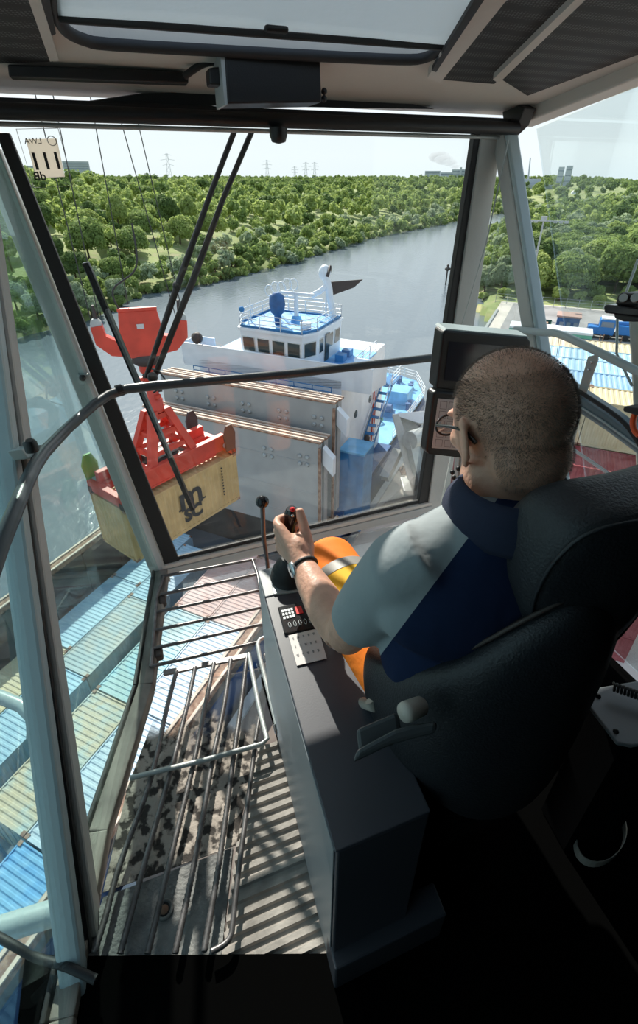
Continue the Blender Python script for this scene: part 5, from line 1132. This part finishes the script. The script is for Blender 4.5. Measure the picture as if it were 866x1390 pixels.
# folded hatch covers standing on end
def cover(s, ztop, lab, extra):
    C_ = Thing('hatch_cover', S(s, -19, -22), lab, 'hatch cover', 'folded hatch covers', frame=MS)
    for i, (a, b) in enumerate(((0, .62), (.95, 1.55))):
        z1 = ztop - .12 * i
        C_.part('panel', sbox(s + a, s + b, -25.9, SS - .35, -21.9, z1), M['hatch'], bevel=.03)
        rp_ = C_.part('top_rail', sbox(s + a - .05, s + b + .05, -26.0, SS - .2, z1, z1 + .10), M['hatchrust'])
        for d_ in (.04, .44): C_.part('seal_strip', sbox(s + a + d_, s + a + d_ + .13, -26.0, SS - .2, z1 + .10, z1 + .17), M['tan'], parent=rp_)
    for t in (-24.6, -21.7, -18.7, -15.7, -13.0):
        cl_ = MB()
        for dt in (0, .55):
            for dz in (0, .55): cl_.lathe([(.14, 0), (.17, .05), (.1, .12)], 8, Matrix.Translation(S(s - .01, t + dt, ztop - 1.15 - dz)) @ MS.to_3x3().to_4x4() @ Matrix.Rotation(math.pi / 2, 4, 'X'))
        C_.part('cleat_group', cl_, M['galv'])
    for z in (-16.2, -18.6, -20.6): C_.part('seam_rib', sbox(s - .03, s, -25.9, SS - .4, z, z + .07), M['hatch'])
    C_.part('edge_post', sbox(s - .06, s + .1, SS - .36, SS - .2, -21.9, ztop - .3), M['hatchrust'])
    C_.part('hinge_arm', MB().prism([S(s + .3, SS - .2, ztop - .4), S(s + .3, SS + .55, ztop - 1.1), S(s + .3, SS + .55, ztop - 2.4), S(s + .3, SS - .2, ztop - 1.6)], UV_ * .5), M['white'])
cover(25.6, -14.6, 'nearer and lower grey folded hatch cover standing behind the red lifting frame', 0)
cover(27.9, -12.75, 'further and taller grey folded hatch cover in front of the white deckhouse', 0)
# deckhouse
DT0, DT1 = -25.2, -12.6
T.part('deckhouse', sbox(31.8, 42, DT0, DT1, -23.2, -12.6), M['white'], bevel=.05)
for s_, z_ in ((35, -16.5), (38.5, -16.5), (35, -20), (38.5, -20)): T.part('porthole', MB().lathe([(.34, 0), (.34, .04), (.26, .06)], 14, frame_M(S(s_, DT1, z_), UV_, ZV)), M['winglass'])
T.part('side_streak_pipe', MB().tube([S(39.2, DT1 + .12, -13.2), S(39.2, DT1 + .12, -22)], .07, 6), M['spr']); T.part('side_streak_pipe', MB().tube([S(39.8, DT1 + .12, -14), S(39.8, DT1 + .12, -21)], .05, 6), M['spr'])
T.part('front_balcony', sbox(30.7, 31.8, -25, -13, -14.0, -13.85), M['bluedk'])
for t in (-24, -21, -17.6, -14.2): T.part('bracket', sbox(30.8, 31.8, t, t + .25, -15.2, -14), M['bluem'])
def railing(T, pts, h=1.0, n=8, m=None, r=.035, rails=3):
    m = m or M['white']; mb = MB()
    for k in range(rails): mb.tube([p + ZV * h * (k + 1) / rails for p in pts], r, 5)
    for a, b in zip(pts, pts[1:]):
        q = max(1, int((b - a).length / 1.4))
        for i in range(q + 1): p = a.lerp(b, i / q); mb.tube([p, p + ZV * h], r, 5)
    return T.part('railing', mb, m)
railing(T, [S(30.8, -25, -13.85), S(30.8, -13, -13.85)], 1.0, m=M['bluem'])
# bridge wings and wheelhouse
wing = MB().prism([S(31.9, -26.6, -12.6), S(31.9, -10.4, -12.6), S(33.9, -10.0, -12.6), S(33.9, -12.4, -12.6), S(39, -12.4, -12.6), S(39, -25, -12.6), S(33.9, -25, -12.6), S(33.9, -26.6, -12.6)], ZV * .15)
T.part('wing_deck', wing, M['blue'])
bw = T.part('bulwark', MB().prism([S(31.8, -26.7, -13.3), S(31.8, -10.3, -13.3), S(31.8, -10.3, -11.5), S(31.8, -26.7, -11.5)], UV_ * .12), M['white'])
for a, b in (((31.8, -26.7), (34, -26.7)), ((31.8, -10.4), (34, -10.0)), ((34, -10.0), (34, -12.5)), ((34, -26.7), (34, -25))):
    T.part('bulwark', MB().bar(S(*a, -12.35), S(*b, -12.35), .12, 1.7), M['white'])
T.part('bulwark_capping', MB().tube([S(34, -26.7, -11.48), S(31.85, -26.7, -11.48), S(31.85, -10.35, -11.48), S(34, -10.0, -11.48)], .07, 6), M['white'])
wp = [(32.3, -21.3), (32.1, -15.9), (33.5, -15.3), (38.2, -15.3), (38.2, -21.8), (33.6, -21.9)]
def shift(p, k): return (35.3 + (p[0] - 35.3) * k, -18.5 + (p[1] + 18.5) * k)
wv = [S(*shift(p, .97), -12.5) for p in wp] + [S(*p, -9.95) for p in wp]; n = 6
mb = MB().add(wv, [tuple(range(6)), tuple(range(6, 12))] + [(i, (i + 1) % n, n + (i + 1) % n, n + i) for i in range(n)])
wh = T.part('wheelhouse', mb, M['white'])
rf = T.part('roof', MB().prism([S(*shift(p, 1.04), -9.95) for p in wp], ZV * .18), M['white'])
T.part('roof_deck', MB().prism([S(*shift(p, .97), -9.77) for p in wp], ZV * .05), M['blue'], parent=rf)
def win(i, u0, u1, lab='window'):
    a, b = wp[i], wp[(i + 1) % 6]; P = lambda u, z: S(*shift((a[0] + (b[0] - a[0]) * u, a[1] + (b[1] - a[1]) * u), .97 + .03 * (z + 12.5) / 2.55 + .006), z)
    w_ = T.part('window', MB().prism([P(u0, -11.5), P(u1, -11.5), P(u1, -10.45), P(u0, -10.45)], (P(.5, -11) - S(35.3, -18.5, -11)).normalized() * .03), M['winglass'])
    T.part('window_frame', MB().tube([P(u0, -11.5), P(u1, -11.5), P(u1, -10.45), P(u0, -10.45)], .05, 4, closed=True), M['whited'], parent=w_)
for k in range(4): win(0, .04 + k * .245, .04 + k * .245 + .19)
win(1, .12, .88); win(2, .08, .22); win(2, .42, .62); win(2, .72, .92); win(5, .2, .8); win(4, .1, .4); win(4, .6, .9)
T.part('door', MB().prism([S(34.9, -15.36, -12.4), S(35.6, -15.36, -12.4), S(35.6, -15.24, -10.3), S(34.9, -15.24, -10.3)], TV * .05), M['winglass'])
railing(T, [S(*shift(p, .99), -9.75) for p in wp + wp[:1]], 1.0)
T.part('toe_board', MB().tube([S(*shift(p, .97), -9.66) for p in wp], .09, 6, closed=True), M['bluem'])
# masts, radar, searchlight on the roof
z0 = -9.72
cv = T.part('covered_searchlight', MB().lathe([(.25, 0), (.28, .7), (.5, .9), (.62, 1.5), (.55, 2.1), (.2, 2.35)], 14, Matrix.Translation(S(34.0, -18.9, z0))), M['bluedk'])
mp_ = T.part('mast_post', MB().tube([S(35.2, -17.9, z0), S(35.2, -17.9, z0 + 2.1)], [.2, .13], 10), M['white']); T.part('mast_foot', MB().lathe([(.5, 0), (.3, .5)], 10, Matrix.Translation(S(35.2, -17.9, z0))), M['blue'])
T.part('radar_scanner', MB().bar(S(35.2, -19.2, z0 + 2.15), S(35.2, -16.4, z0 + 2.15), .2, .16), M['white'])
T.part('yard', MB().tube([S(36.0, -20.6, z0 + 1.7), S(36.0, -16, z0 + 1.7)], .06, 6), M['white'])
am = T.part('lattice_mast', MB().tube([S(36.3, -19.9, z0), S(36.3, -19.9, z0 + 1.9)], .06, 6), M['white'])
for k in range(5):
    c = S(36.2 + .1 * k, -20.8 + .5 * k, z0 + 1.5 + .14 * k + .12 * (k % 2))
    T.part('ring_antenna', MB().tube([c + ZV * .45 + TV * .38 * math.cos(t) + ZV * .42 * math.sin(t) for t in [j * math.pi / 7 for j in range(14)]], .035, 5, closed=True), M['white'], parent=am)
    T.part('antenna_stem', MB().tube([c, c - ZV * .6], .03, 5), M['white'], parent=am)
for s_, t_, h in ((33, -20.9, 1.5), (34, -21.3, 1.8), (37.5, -20.8, 2.0), (37.6, -16.4, 2.4), (37.0, -16.2, 2.0), (33.2, -16.1, 1.1)):
    T.part('aerial', MB().tube([S(s_, t_, z0), S(s_, t_, z0 + h)], [.05, .03], 5), M['white'])
T.part('mooring_light', MB().ball(S(32.6, -21.2, z0 + 1.2), .22, 8), M['bluem'])
T.part('life_raft', MB().tube([S(33.2, -16.6, z0 + .3), S(33.6, -15.9, z0 + .3)], .28, 12), M['white'])
fn_ = T.part('funnel_leg', MB().tube([S(37.8, -15.9, z0), S(37.8, -16.3, z0 + 2.2), S(37.9, -16.6, z0 + 3.0)], [.25, .3, .3], 12), M['white'])
T.part('satellite_dome', MB().ball(S(37.9, -16.7, z0 + 3.3), (.5, .5, .6), 14), M['white']); T.part('dome_band', MB().tube([S(37.5, -16.3, z0 + 3.1), S(37.8, -16.2, z0 + 3.8), S(38.2, -16.4, z0 + 3.3)], .12, 8), M['sprd'])
T.part('horn_tube', MB().tube([S(37.4, -17.6, z0 + 1.6), S(37.5, -16.9, z0 + 2.0), S(37.8, -16.3, z0 + 2.5)], .22, 10), M['white'])
T.part('vane_stem', MB().tube([S(37.9, -16.5, z0 + 2.4), S(38.25, -16.35, z0 + 2.0)], .06, 6), M['white'])
T.part('wind_vane', MB().prism([S(38.2, -16.4, z0 + 1.5), S(38.2, -16.4, z0 + 2.6), S(39.8, -14.2, z0 + 2.7), S(39.4, -14.8, z0 + 2.1)], UV_ * .1), M['sprd'])
T.part('search_lamp', MB().lathe([(.1, 0), (.42, .1), (.45, .45), (.2, .6)], 14, frame_M(S(32, -25.0, -10.9), TV, ZV)), M['sprd']); T.part('lamp_stem', MB().tube([S(32.2, -25, -11.5), S(32.2, -25, -10.9)], .05, 5), M['white'])
railing(T, [S(34, -12.4, -12.45), S(38.8, -12.4, -12.45)], 1.0)
for s_ in (35.2, 36.6): T.part('wing_locker', sbox(s_, s_ + .8, -14.6, -13.9, -12.45, -11.9), M['bluem'])
# stern deck, stairs and engine casing
T.part('stern_deck', MB().prism([S(*p, -22.4) for p in [(42, PS + .3), (42, SS - .3), (56, SS - .3), (60.6, SS - 2.4), (62, SS - 6), (62, PS + 6), (60.6, PS + 2.4), (56, PS + .3)]], ZV * -.2), M['bluel'])
T.part('side_deck', sbox(28.2, 42, DT1, SS, -22.6, -22.4), M['bluedk']); T.part('side_deck', sbox(28.2, 42, PS, DT0, -22.6, -22.4), M['bluedk'])
T.part('engine_casing', sbox(45, 50, -21, -16.4, -22.4, -19.4), M['bluel'], bevel=.05); T.part('store_box', sbox(52, 54.5, -15, -12.6, -22.4, -20.9), M['bluel'], bevel=.05)
T.part('casing_door', sbox(44.95, 45.0, -18.5, -17.6, -22.3, -20.4), M['bluedk'])
for s_, t_ in ((57, -13.6), (58.5, -15.5), (51, -12.2), (47.2, -12.2)):
    for d_ in (0, .8): T.part('bollard', MB().lathe([(.3, 0), (.22, .1), (.22, .7), (.32, .8)], 10, Matrix.Translation(S(s_ + d_, t_, -22.4))), M['bluedk'])
T.part('winch', MB().tube([S(48.6, -15.5, -21.6), S(48.6, -13.4, -21.6)], .55, 14), M['bluedk']); T.part('winch_bed', sbox(48, 49.2, -15.8, -13.1, -22.4, -21.8), M['bluem'])
T.part('rope_coil', MB().tube([S(46.5 + .5 * math.cos(t), -14.2 + .5 * math.sin(t), -22.2 + t * .01) for t in [k * .5 for k in range(50)]], .06, 5), M['green'])
railing(T, [S(43, SS - .2, -22.4), S(56, SS - .2, -22.4), S(61, SS - 2.6, -22.4), S(62.2, SS - 6, -22.4), S(62.2, PS + 6, -22.4)], 1.05, m=M['white'])
sw = MB()
for k in range(12): z = -16.0 - k * .52; s_ = 40.6 - k * .62; sw.box8([S(s, t, zz_) for zz_ in (z, z + .06) for s in (s_, s_ + .5) for t in (-12.4, -11.5)])
T.part('stair_tread', sw, M['bluem'])
for t in (-12.45, -11.45):
    T.part('stair_stringer', MB().bar(S(41.3, t, -15.9), S(33.7, t, -22.4), .06, .28), M['bluem']); T.part('handrail', MB().tube([S(41.3, t, -14.9), S(33.7, t, -21.4)], .04, 6), M['white'])
T.part('stair_landing', sbox(41, 43.6, -12.5, -11.4, -16.05, -15.9), M['bluem']); railing(T, [S(41, -11.45, -15.9), S(43.6, -11.45, -15.9), S(43.6, -12.5, -15.9)], 1.0)
T.part('ventilator_tower', sbox(29.7, 31.9, -11.9, -9.9, -24.0, -17.2), M['bluem'], bevel=.05); T.part('ventilator_top', sbox(29.7, 31.9, -11.9, -9.9, -17.2, -17.05), M['bluel'])
T.part('gas_bottle', MB().lathe([(.22, 0), (.22, 1.3), (.08, 1.5)], 10, Matrix.Translation(S(32.2, -10.6, -18.2))), M['sprd'])
T.part('side_platform', sbox(24, 34, SS, -10.7, -23.2, -23.0), M['bluedk'])
# ================================================================ SPREADER AND HANGING CONTAINER
Nn = V((-7.666, 15.645, CAMZ - 11.15)); Rr_ = V((-3.824, 20.734, CAMZ - 11.15)); ax = (Rr_ - Nn); ax.z = 0; ax.normalize(); sy = V((ax.y, -ax.x, 0)); Ctr = Nn + ax * (CL_ / 2 + .12) - sy * (CW / 2)
# ax = long axis, sy = towards the near side
FRM = Matrix(((sy.x, ax.x, 0, Ctr.x), (sy.y, ax.y, 0, Ctr.y), (0, 0, 1, Ctr.z), (0, 0, 0, 1)))
rotz = math.atan2(-ax.x, ax.y)
CP.pop(('ochre', True, CL_), None)
e = make_container('ochre', True); e.location = Ctr - ZV * CH; e.rotation_euler = (0, 0, rotz + math.pi); e['label'] = 'ochre container with black lettering hanging from the red lifting frame'; e['used'] = 1
# m over sc mark on its near long side, as parts of the container
inv = (Matrix.Translation(Ctr - ZV * CH) @ Matrix.Rotation(rotz + math.pi, 4, 'Z')).inverted()
Mx = frame_M(Ctr + sy * (CW / 2 + .012) - ZV * 1.32 + ax * .15, ax, ZV)
for tx, sz, ox, oy, bo in (('m', 1.75, .0, .40, .035), ('SC', .86, 0, -.50, .045)):
    l_ = mesh_obj('lettering', text_mb(tx, sz, Mx @ Matrix.Translation((ox, oy, 0)), bold=bo, depth=.004), M['ink'], inv=inv, parent=e); l_['label'] = 'black letters on the ochre side'
mesh_obj('lettering', MB().prism([Mx @ V(p) for p in ((-.75, -.08, 0), (-.42, -.08, 0), (-.42, -.0, 0), (-.75, .0, 0))], sy * .006), M['ink'], inv=inv, parent=e)
mesh_obj('lettering', MB().prism([Mx @ V(p) for p in ((.42, -.08, 0), (.78, -.08, 0), (.78, .0, 0), (.42, .0, 0))], sy * .006), M['ink'], inv=inv, parent=e)
for k in range(10): mesh_obj('code_mark', MB().box8([Mx @ V((x_, y_, z_)) for z_ in (0, .006) for y_ in (.9 - k * .16, .98 - k * .16) for x_ in (1.85, 1.93)]), M['ink'], inv=inv, parent=e)
T = Thing('container_spreader', Ctr, 'red crane spreader with slotted mast clamped on the hanging ochre container', 'spreader', frame=FRM)
def L(x, y, z): return FRM @ V((x, y, z))     # x near side, y along container, z up from container top
def lb(x0, x1, y0, y1, z0, z1): return MB().box8([L(x, y, z) for z in (z0, z1) for y in (y0, y1) for x in (x0, x1)])
R_ = M['spr']; hx, hy = CW / 2, CL_ / 2
for s_ in (-1, 1):
    T.part('side_beam', lb(s_ * .74 - .14, s_ * .74 + .14, -hy + .25, hy - .25, .22, .98), R_, bevel=.02)
    T.part('lower_flange', lb(s_ * .74 - .17, s_ * .74 + .17, -2.1, 2.1, .16, .24), R_)
    T.part('end_beam', lb(-hx - .02, hx + .02, s_ * (hy - .15) - .14, s_ * (hy - .15) + .14, .08, .52), R_, bevel=.02)
    T.part('cross_beam', lb(-.62, .62, s_ * 1.15 - .12, s_ * 1.15 + .12, .3, .85), R_, bevel=.02)
    T.part('telescopic_beam', lb(-.12 + s_ * .45, .12 + s_ * .45, -hy + .3, hy - .3, .25, .55), R_)
    for x_ in (-1, 1):
        T.part('twistlock_box', lb(x_ * (hx - .12) - .14, x_ * (hx - .12) + .14, s_ * (hy - .13) - .15, s_ * (hy - .13) + .15, .0, .30), M['sprd'], bevel=.02)
        fl = T.part('guide_flipper', MB().prism([L(x_ * (hx + .02), s_ * (hy - .35) + a, b) for a, b in ((-.26, .35), (.26, .35), (.34, 1.15), (.15, 1.6), (-.15, 1.6), (-.34, 1.15))], sy * (x_ * .10)), M['green'] if s_ < 0 else M['sprd'])
        T.part('flipper_motor', MB().tube([L(x_ * (hx - .3), s_ * (hy - .35), .45), L(x_ * (hx), s_ * (hy - .35), .45)], .13, 10), M['galv'])
T.part('hydraulic_pack', lb(-.6, .55, -.75, .75, .3, .95), M['sprd'], bevel=.03)
for k in range(5): T.part('hose', MB().tube(smooth_loop([L(-.5 + k * .2, -2.4 + .1 * k, .5), L(-.4 + k * .18, -2.0, .75), L(-.5 + k * .2, -1.5, .55)], 4, False), .03, 6), M['rubber'])
T.part('pressure_tank', MB().tube([L(.2, -.5, 1.1), L(.2, .5, 1.1)], .2, 12), M['galv'])
# A frame tower: four legs to a narrow neck, with web plates
zt = 3.0
for x_ in (-1, 1):
    for y_ in (-1, 1):
        T.part('tower_leg', MB().add([L(x_ * a + dx, y_ * b + dy, z) for z, a, b in ((.7, .68, 1.15), (zt, .20, .32)) for dx, dy in ((-.14, -.18), (.14, -.18), (.14, .18), (-.14, .18))], [(0, 1, 2, 3), (4, 5, 6, 7), (0, 1, 5, 4), (1, 2, 6, 5), (2, 3, 7, 6), (3, 0, 4, 7)]), R_, bevel=.015)
for z, a, b in ((1.35, .55, .92), (2.05, .40, .67), (2.75, .25, .42)):
    for x_ in (-1, 1): T.part('tower_brace', MB().bar(L(x_ * a, -b, z), L(x_ * a, b, z), .16, .22), R_)
    for y_ in (-1, 1): T.part('tower_brace', MB().bar(L(-a, y_ * b, z), L(a, y_ * b, z), .16, .22), R_)
T.part('neck', MB().lathe([(.34, zt - .1), (.34, zt + .4), (.24, zt + .45), (.24, zt + 1.5), (.34, zt + 1.6), (.34, zt + 2.0)], 12, FRM), R_)
for k in range(6): T.part('neck_fitting', MB().box((0, 0, 0), (.16, .22, .14), FRM @ Matrix.Rotation(k * 1.05, 4, 'Z') @ Matrix.Translation((.30, 0, zt + .6 + k * .18))), M['sprd'] if k % 2 else R_)
# head block: upright box with two horn arms
HB = Matrix.Translation(Ctr + ZV * (5.25 * -.15)) @ Matrix.Scale(1.15, 4) @ Matrix.Rotation(math.atan2(.30, .95) * .0 + math.radians(18), 4, 'Z')
def Hh(x, y, z): return HB @ V((x, y, z))
T.part('rotator', MB().lathe([(.42, 4.9), (.55, 5.0), (.55, 5.25), (.4, 5.3)], 16, FRM), M['sprd'])
T.part('head_block', MB().add([Hh(x, y, z) for z, k in ((5.25, .50), (5.9, .70), (6.75, .58)) for x, y in ((-k, -.3), (k, -.3), (k, .3), (-k, .3))], [(0, 1, 2, 3), (8, 9, 10, 11)] + [(a + i, a + (i + 1) % 4, a + 4 + (i + 1) % 4, a + 4 + i) for a in (0, 4) for i in range(4)]), R_, bevel=.03)
for s_ in (-1, 1):
    T.part('horn_arm', MB().prism([Hh(s_ * a, -.18, z) for a, z in ((.45, 5.25), (1.05, 5.35), (1.45, 5.75), (1.50, 6.30), (1.15, 6.35), (1.10, 6.0), (.85, 5.85), (.6, 5.9))], HB.to_3x3() @ V((0, .36, 0))), R_, bevel=.02)
    T.part('sheave', MB().tube([Hh(s_ * 1.32, -.12, 6.38), Hh(s_ * 1.32, .12, 6.38)], .2, 14), M['galv'])
    T.part('rope_socket', MB().tube([Hh(s_ * 1.3, 0, 6.4), Hh(s_ * 1.3, 0, 6.95)], [.10, .05], 8), M['sprd'])
T.part('top_lip', MB().bar(Hh(-.6, -.3, 6.8), Hh(.6, -.3, 6.8), .12, .1), R_)
T.part('label_plate', MB().prism([Hh(x, -.345, z) for x, z in ((-.1, 6.2), (.12, 6.2), (.12, 6.35), (-.1, 6.35))], V((0, -.005, 0))), M['paper'])
# ropes
for k, (b_, px, py) in enumerate(((Hh(-1.45, 0, 6.5), 60, 178), (Hh(-1.2, 0, 6.5), 82, 178), (Hh(-.25, 0, 6.9), 131, 178), (Hh(1.15, 0, 6.5), 168, 178), (Hh(1.4, 0, 6.5), 190, 178))):
    d = ray(px, py); D = (b_ - EYE).dot(V((0, CT, -ST))); hd = math.hypot(b_.x, b_.y) * 1.04; k2 = hd / math.hypot(d.x, d.y); p = EYE + d * k2; dirv = (p - b_); top = b_ + dirv * 2.2
    single('hoist_rope', MB().tube([b_, top], .018, 6), M['rope'], ('far left', 'second from left', 'middle', 'second from right', 'far right')[k] + ' of the five dark hoist ropes rising from the red head block', 'rope', 'hoist ropes')
single('festoon_cable', MB().tube(smooth_loop([Hh(-.5, -.2, 6.7), Hh(-.6, -.2, 7.4), Hh(.2, -.1, 8.0), Hh(.3, 0, 9.2)], 5, False), .035, 6), M['rope'], 'curling black cable rising from the red head block', 'cable')
# ================================================================ CRANE PARTS, YARD THINGS
T = Thing('crane_outrigger', cz(566, 657, -25), 'pale grey steel outrigger beam and drum of the crane standing over the quay', 'crane outrigger')
def Q(pts, dep): return [cd(x, y, dep) for x, y in pts]
D0 = 44; vdn = ray(565, 610).normalized()
T.part('box_beam', MB().prism(Q([(532, 563), (541, 562), (575, 655), (561, 658), (553, 650)], D0), vdn * 3), M['galv'], bevel=.06)
T.part('web_plate', MB().prism(Q([(541, 562), (560, 570), (578, 590), (584, 640), (566, 652)], D0 + 1.5), vdn * 1.5), M['galv'], bevel=.03)
T.part('foot_pad', MB().box(cz(567, 664, -25) + ZV * .3, (3, 2.4, .6)), M['galv'], bevel=.05)
T.part('top_plate', MB().prism(Q([(533, 562), (592, 556), (612, 560), (612, 570), (570, 575), (545, 567)], D0 + .6), vdn * 2.2), M['white'], bevel=.03)
T.part('drum', MB().tube([cd(556, 598, D0 - 1), cd(590, 586, D0 + 1.8)], .8, 18), M['galv']); T.part('strut', MB().bar(cd(557, 592, D0 - .5), cd(572, 657, D0 - .5), .85, .75), M['galv'])
T.part('foot_strut', MB().bar(cd(540, 612, D0 + 1.5), cd(522, 650, D0 + .5), .8, .8), M['galv'])
for k, (x, y) in enumerate(((549, 640), (541, 695))):
    T = Thing('mooring_post', cz(x, y, -25), ('rusty mooring fitting on the quay beside the outrigger', 'small dark mooring fitting on the pale quay above the windscreen sill')[k], 'mooring post', frame=MS); p = cz(x, y, -25)
    T.part('base', MB().box(p + ZV * .08, (.9, 1.3, .16)), M['hatchrust']); T.part('hook', MB().tube([p + V((-.3, 0, .1)), p + V((-.2, 0, .6)), p + V((.2, .1, .6)), p + V((.3, .1, .1))], .12, 8), M['sprd'])
# long white roofed shed on wheels with green edge
def yb(T, nm, s0, s1, t0, t1, z0, z1, m, **k): return T.part(nm, MB().box8([shp(s, t, z) for z in (z0, z1) for s in (s0, s1) for t in (t0, t1)]), m, **k)
T = Thing('white_roofed_trailer', shp(92, 1, -25), 'long white roofed trailer with a green edge beyond the container stacks', 'trailer', frame=MS)
yb(T, 'body', 91.5, 94.5, -5.5, 7, -24.2, -22.0, M['bluedk']); yb(T, 'roof', 91.2, 94.8, -5.7, 7.2, -22.0, -21.6, M['white'], bevel=.06); yb(T, 'edge_band', 91.15, 91.25, -5.7, 7.2, -22.5, -22.0, mat('green edge paint', (.12, .40, .28), .5))
for t in (-4.5, -3, 4.5, 6):
    T.part('wheel', MB().tube([shp(91.4, t, -24.5), shp(91.9, t, -24.5)], .5, 14), M['rubber'])
T = Thing('site_cabin', shp(104, 4, -25), 'dark site cabin with a brown roof left of the blue lorry', 'cabin', frame=MS)
yb(T, 'body', 103, 106.5, 1.6, 5.4, -25, -22.0, M['bluedk'], bevel=.04); yb(T, 'roof', 102.8, 106.7, 1.4, 5.6, -22.0, -21.7, M['salmon'] if 'salmon' in M else mat('brown cabin roof', (.42, .27, .22), .8), bevel=.04)
for t in (2.1, 3.3, 4.5): yb(T, 'window', 102.95, 103.0, t, t + .7, -23.8, -22.8, M['bglass'])
T = Thing('waste_skip', shp(106, -1.2, -25), 'small green waste skip left of the dark site cabin', 'skip', frame=MS)
T.part('bin', MB().add([shp(s, t, z) for z, a in ((-25, .0), (-23.5, .5)) for s, t in ((104 - a, -2.6 - a), (104 - a, .3 + a), (106.2 + a, .3 + a), (106.2 + a, -2.6 - a))], [(0, 1, 2, 3), (0, 1, 5, 4), (1, 2, 6, 5), (2, 3, 7, 6), (3, 0, 4, 7)]), mat('skip green', (.03, .10, .08), .6)); yb(T, 'load', 104, 106.4, -2.5, .2, -24.3, -23.8, M['hatchrust'])
T = Thing('blue_lorry', shp(103, 12, -25), 'bright blue tractor lorry with white cab roof parked in the yard', 'lorry', frame=MS); BL_ = mat('bright blue lorry paint', (.02, .20, .55), .35)
yb(T, 'chassis', 102.2, 104.4, 6.8, 15.5, -24.4, -24.0, M['sprd']); yb(T, 'bonnet', 102.1, 104.5, 6.9, 8.8, -24.2, -22.9, BL_, bevel=.15); cbn = yb(T, 'cab', 102.0, 104.6, 8.6, 11.2, -24.2, -21.6, BL_, bevel=.12)
yb(T, 'windscreen', 101.97, 102.0, 8.9, 10.9, -22.8, -21.9, M['bglass'], parent=cbn); yb(T, 'roof_panel', 102.1, 104.5, 8.8, 11.0, -21.6, -21.35, M['white'], bevel=.05); yb(T, 'equipment', 102.2, 104.4, 11.6, 15.2, -24.0, -22.4, BL_, bevel=.1)
T.part('jib', MB().bar(shp(103.3, 11.5, -22.2), shp(103.3, 15.4, -21.9), .5, .5), BL_)
for t in (7.6, 10.2, 13.2, 14.6):
    for s in (102.0, 104.2): T.part('wheel', MB().tube([shp(s, t, -24.45), shp(s + .45, t, -24.45)], .55, 14), M['rubber'])
for k, (s0, t0, sz) in enumerate(((96.5, 6.2, 3), (97.0, 9.6, 3))):
    T = Thing('steel_rack', shp(s0, t0, -25), ('left', 'right')[k] + ' open rusty steel rack lying in front of the blue lorry', 'rack', frame=MS); mb = MB()
    for i in range(4): mb.bar(shp(s0 - 2, t0 + i * .95, -24.8), shp(s0 + 3, t0 + i * .95 + .4, -24.8), .12, .12)
    for i in range(5): mb.bar(shp(s0 - 2 + i * 1.2, t0, -24.75), shp(s0 - 2 + i * 1.2, t0 + 3, -24.75), .1, .1)
    T.part('bars', mb, M['hatchrust'])
    for i in (0, 3): T.part('upright', MB().bar(shp(s0 + 3, t0 + i * .95, -25), shp(s0 + 3, t0 + i * .95, -23.6), .12, .12), M['hatchrust'])
single('paving_band', MB().box8([shp(s, t, z) for z in (-25, -24.94) for s in (88, 108) for t in (18.5, 20)]), M['concrete'], 'pale concrete strip beside the racks in the yard', 'paving')
T = Thing('wire_fence', shp(126, 10, -25), 'grey wire fence running along the back of the yard below the trees', 'fence', frame=MS)
mb = MB()
for k in range(31): t = -12 + k * 2.5; mb.tube([shp(126, t, -25), shp(126, t, -22.9)], .06, 5)
for z in (-23.0, -23.6, -24.2, -24.8): mb.tube([shp(126, -12, z), shp(126, 63, z)], .03, 4)
T.part('posts_and_wires', mb, M['galv'])
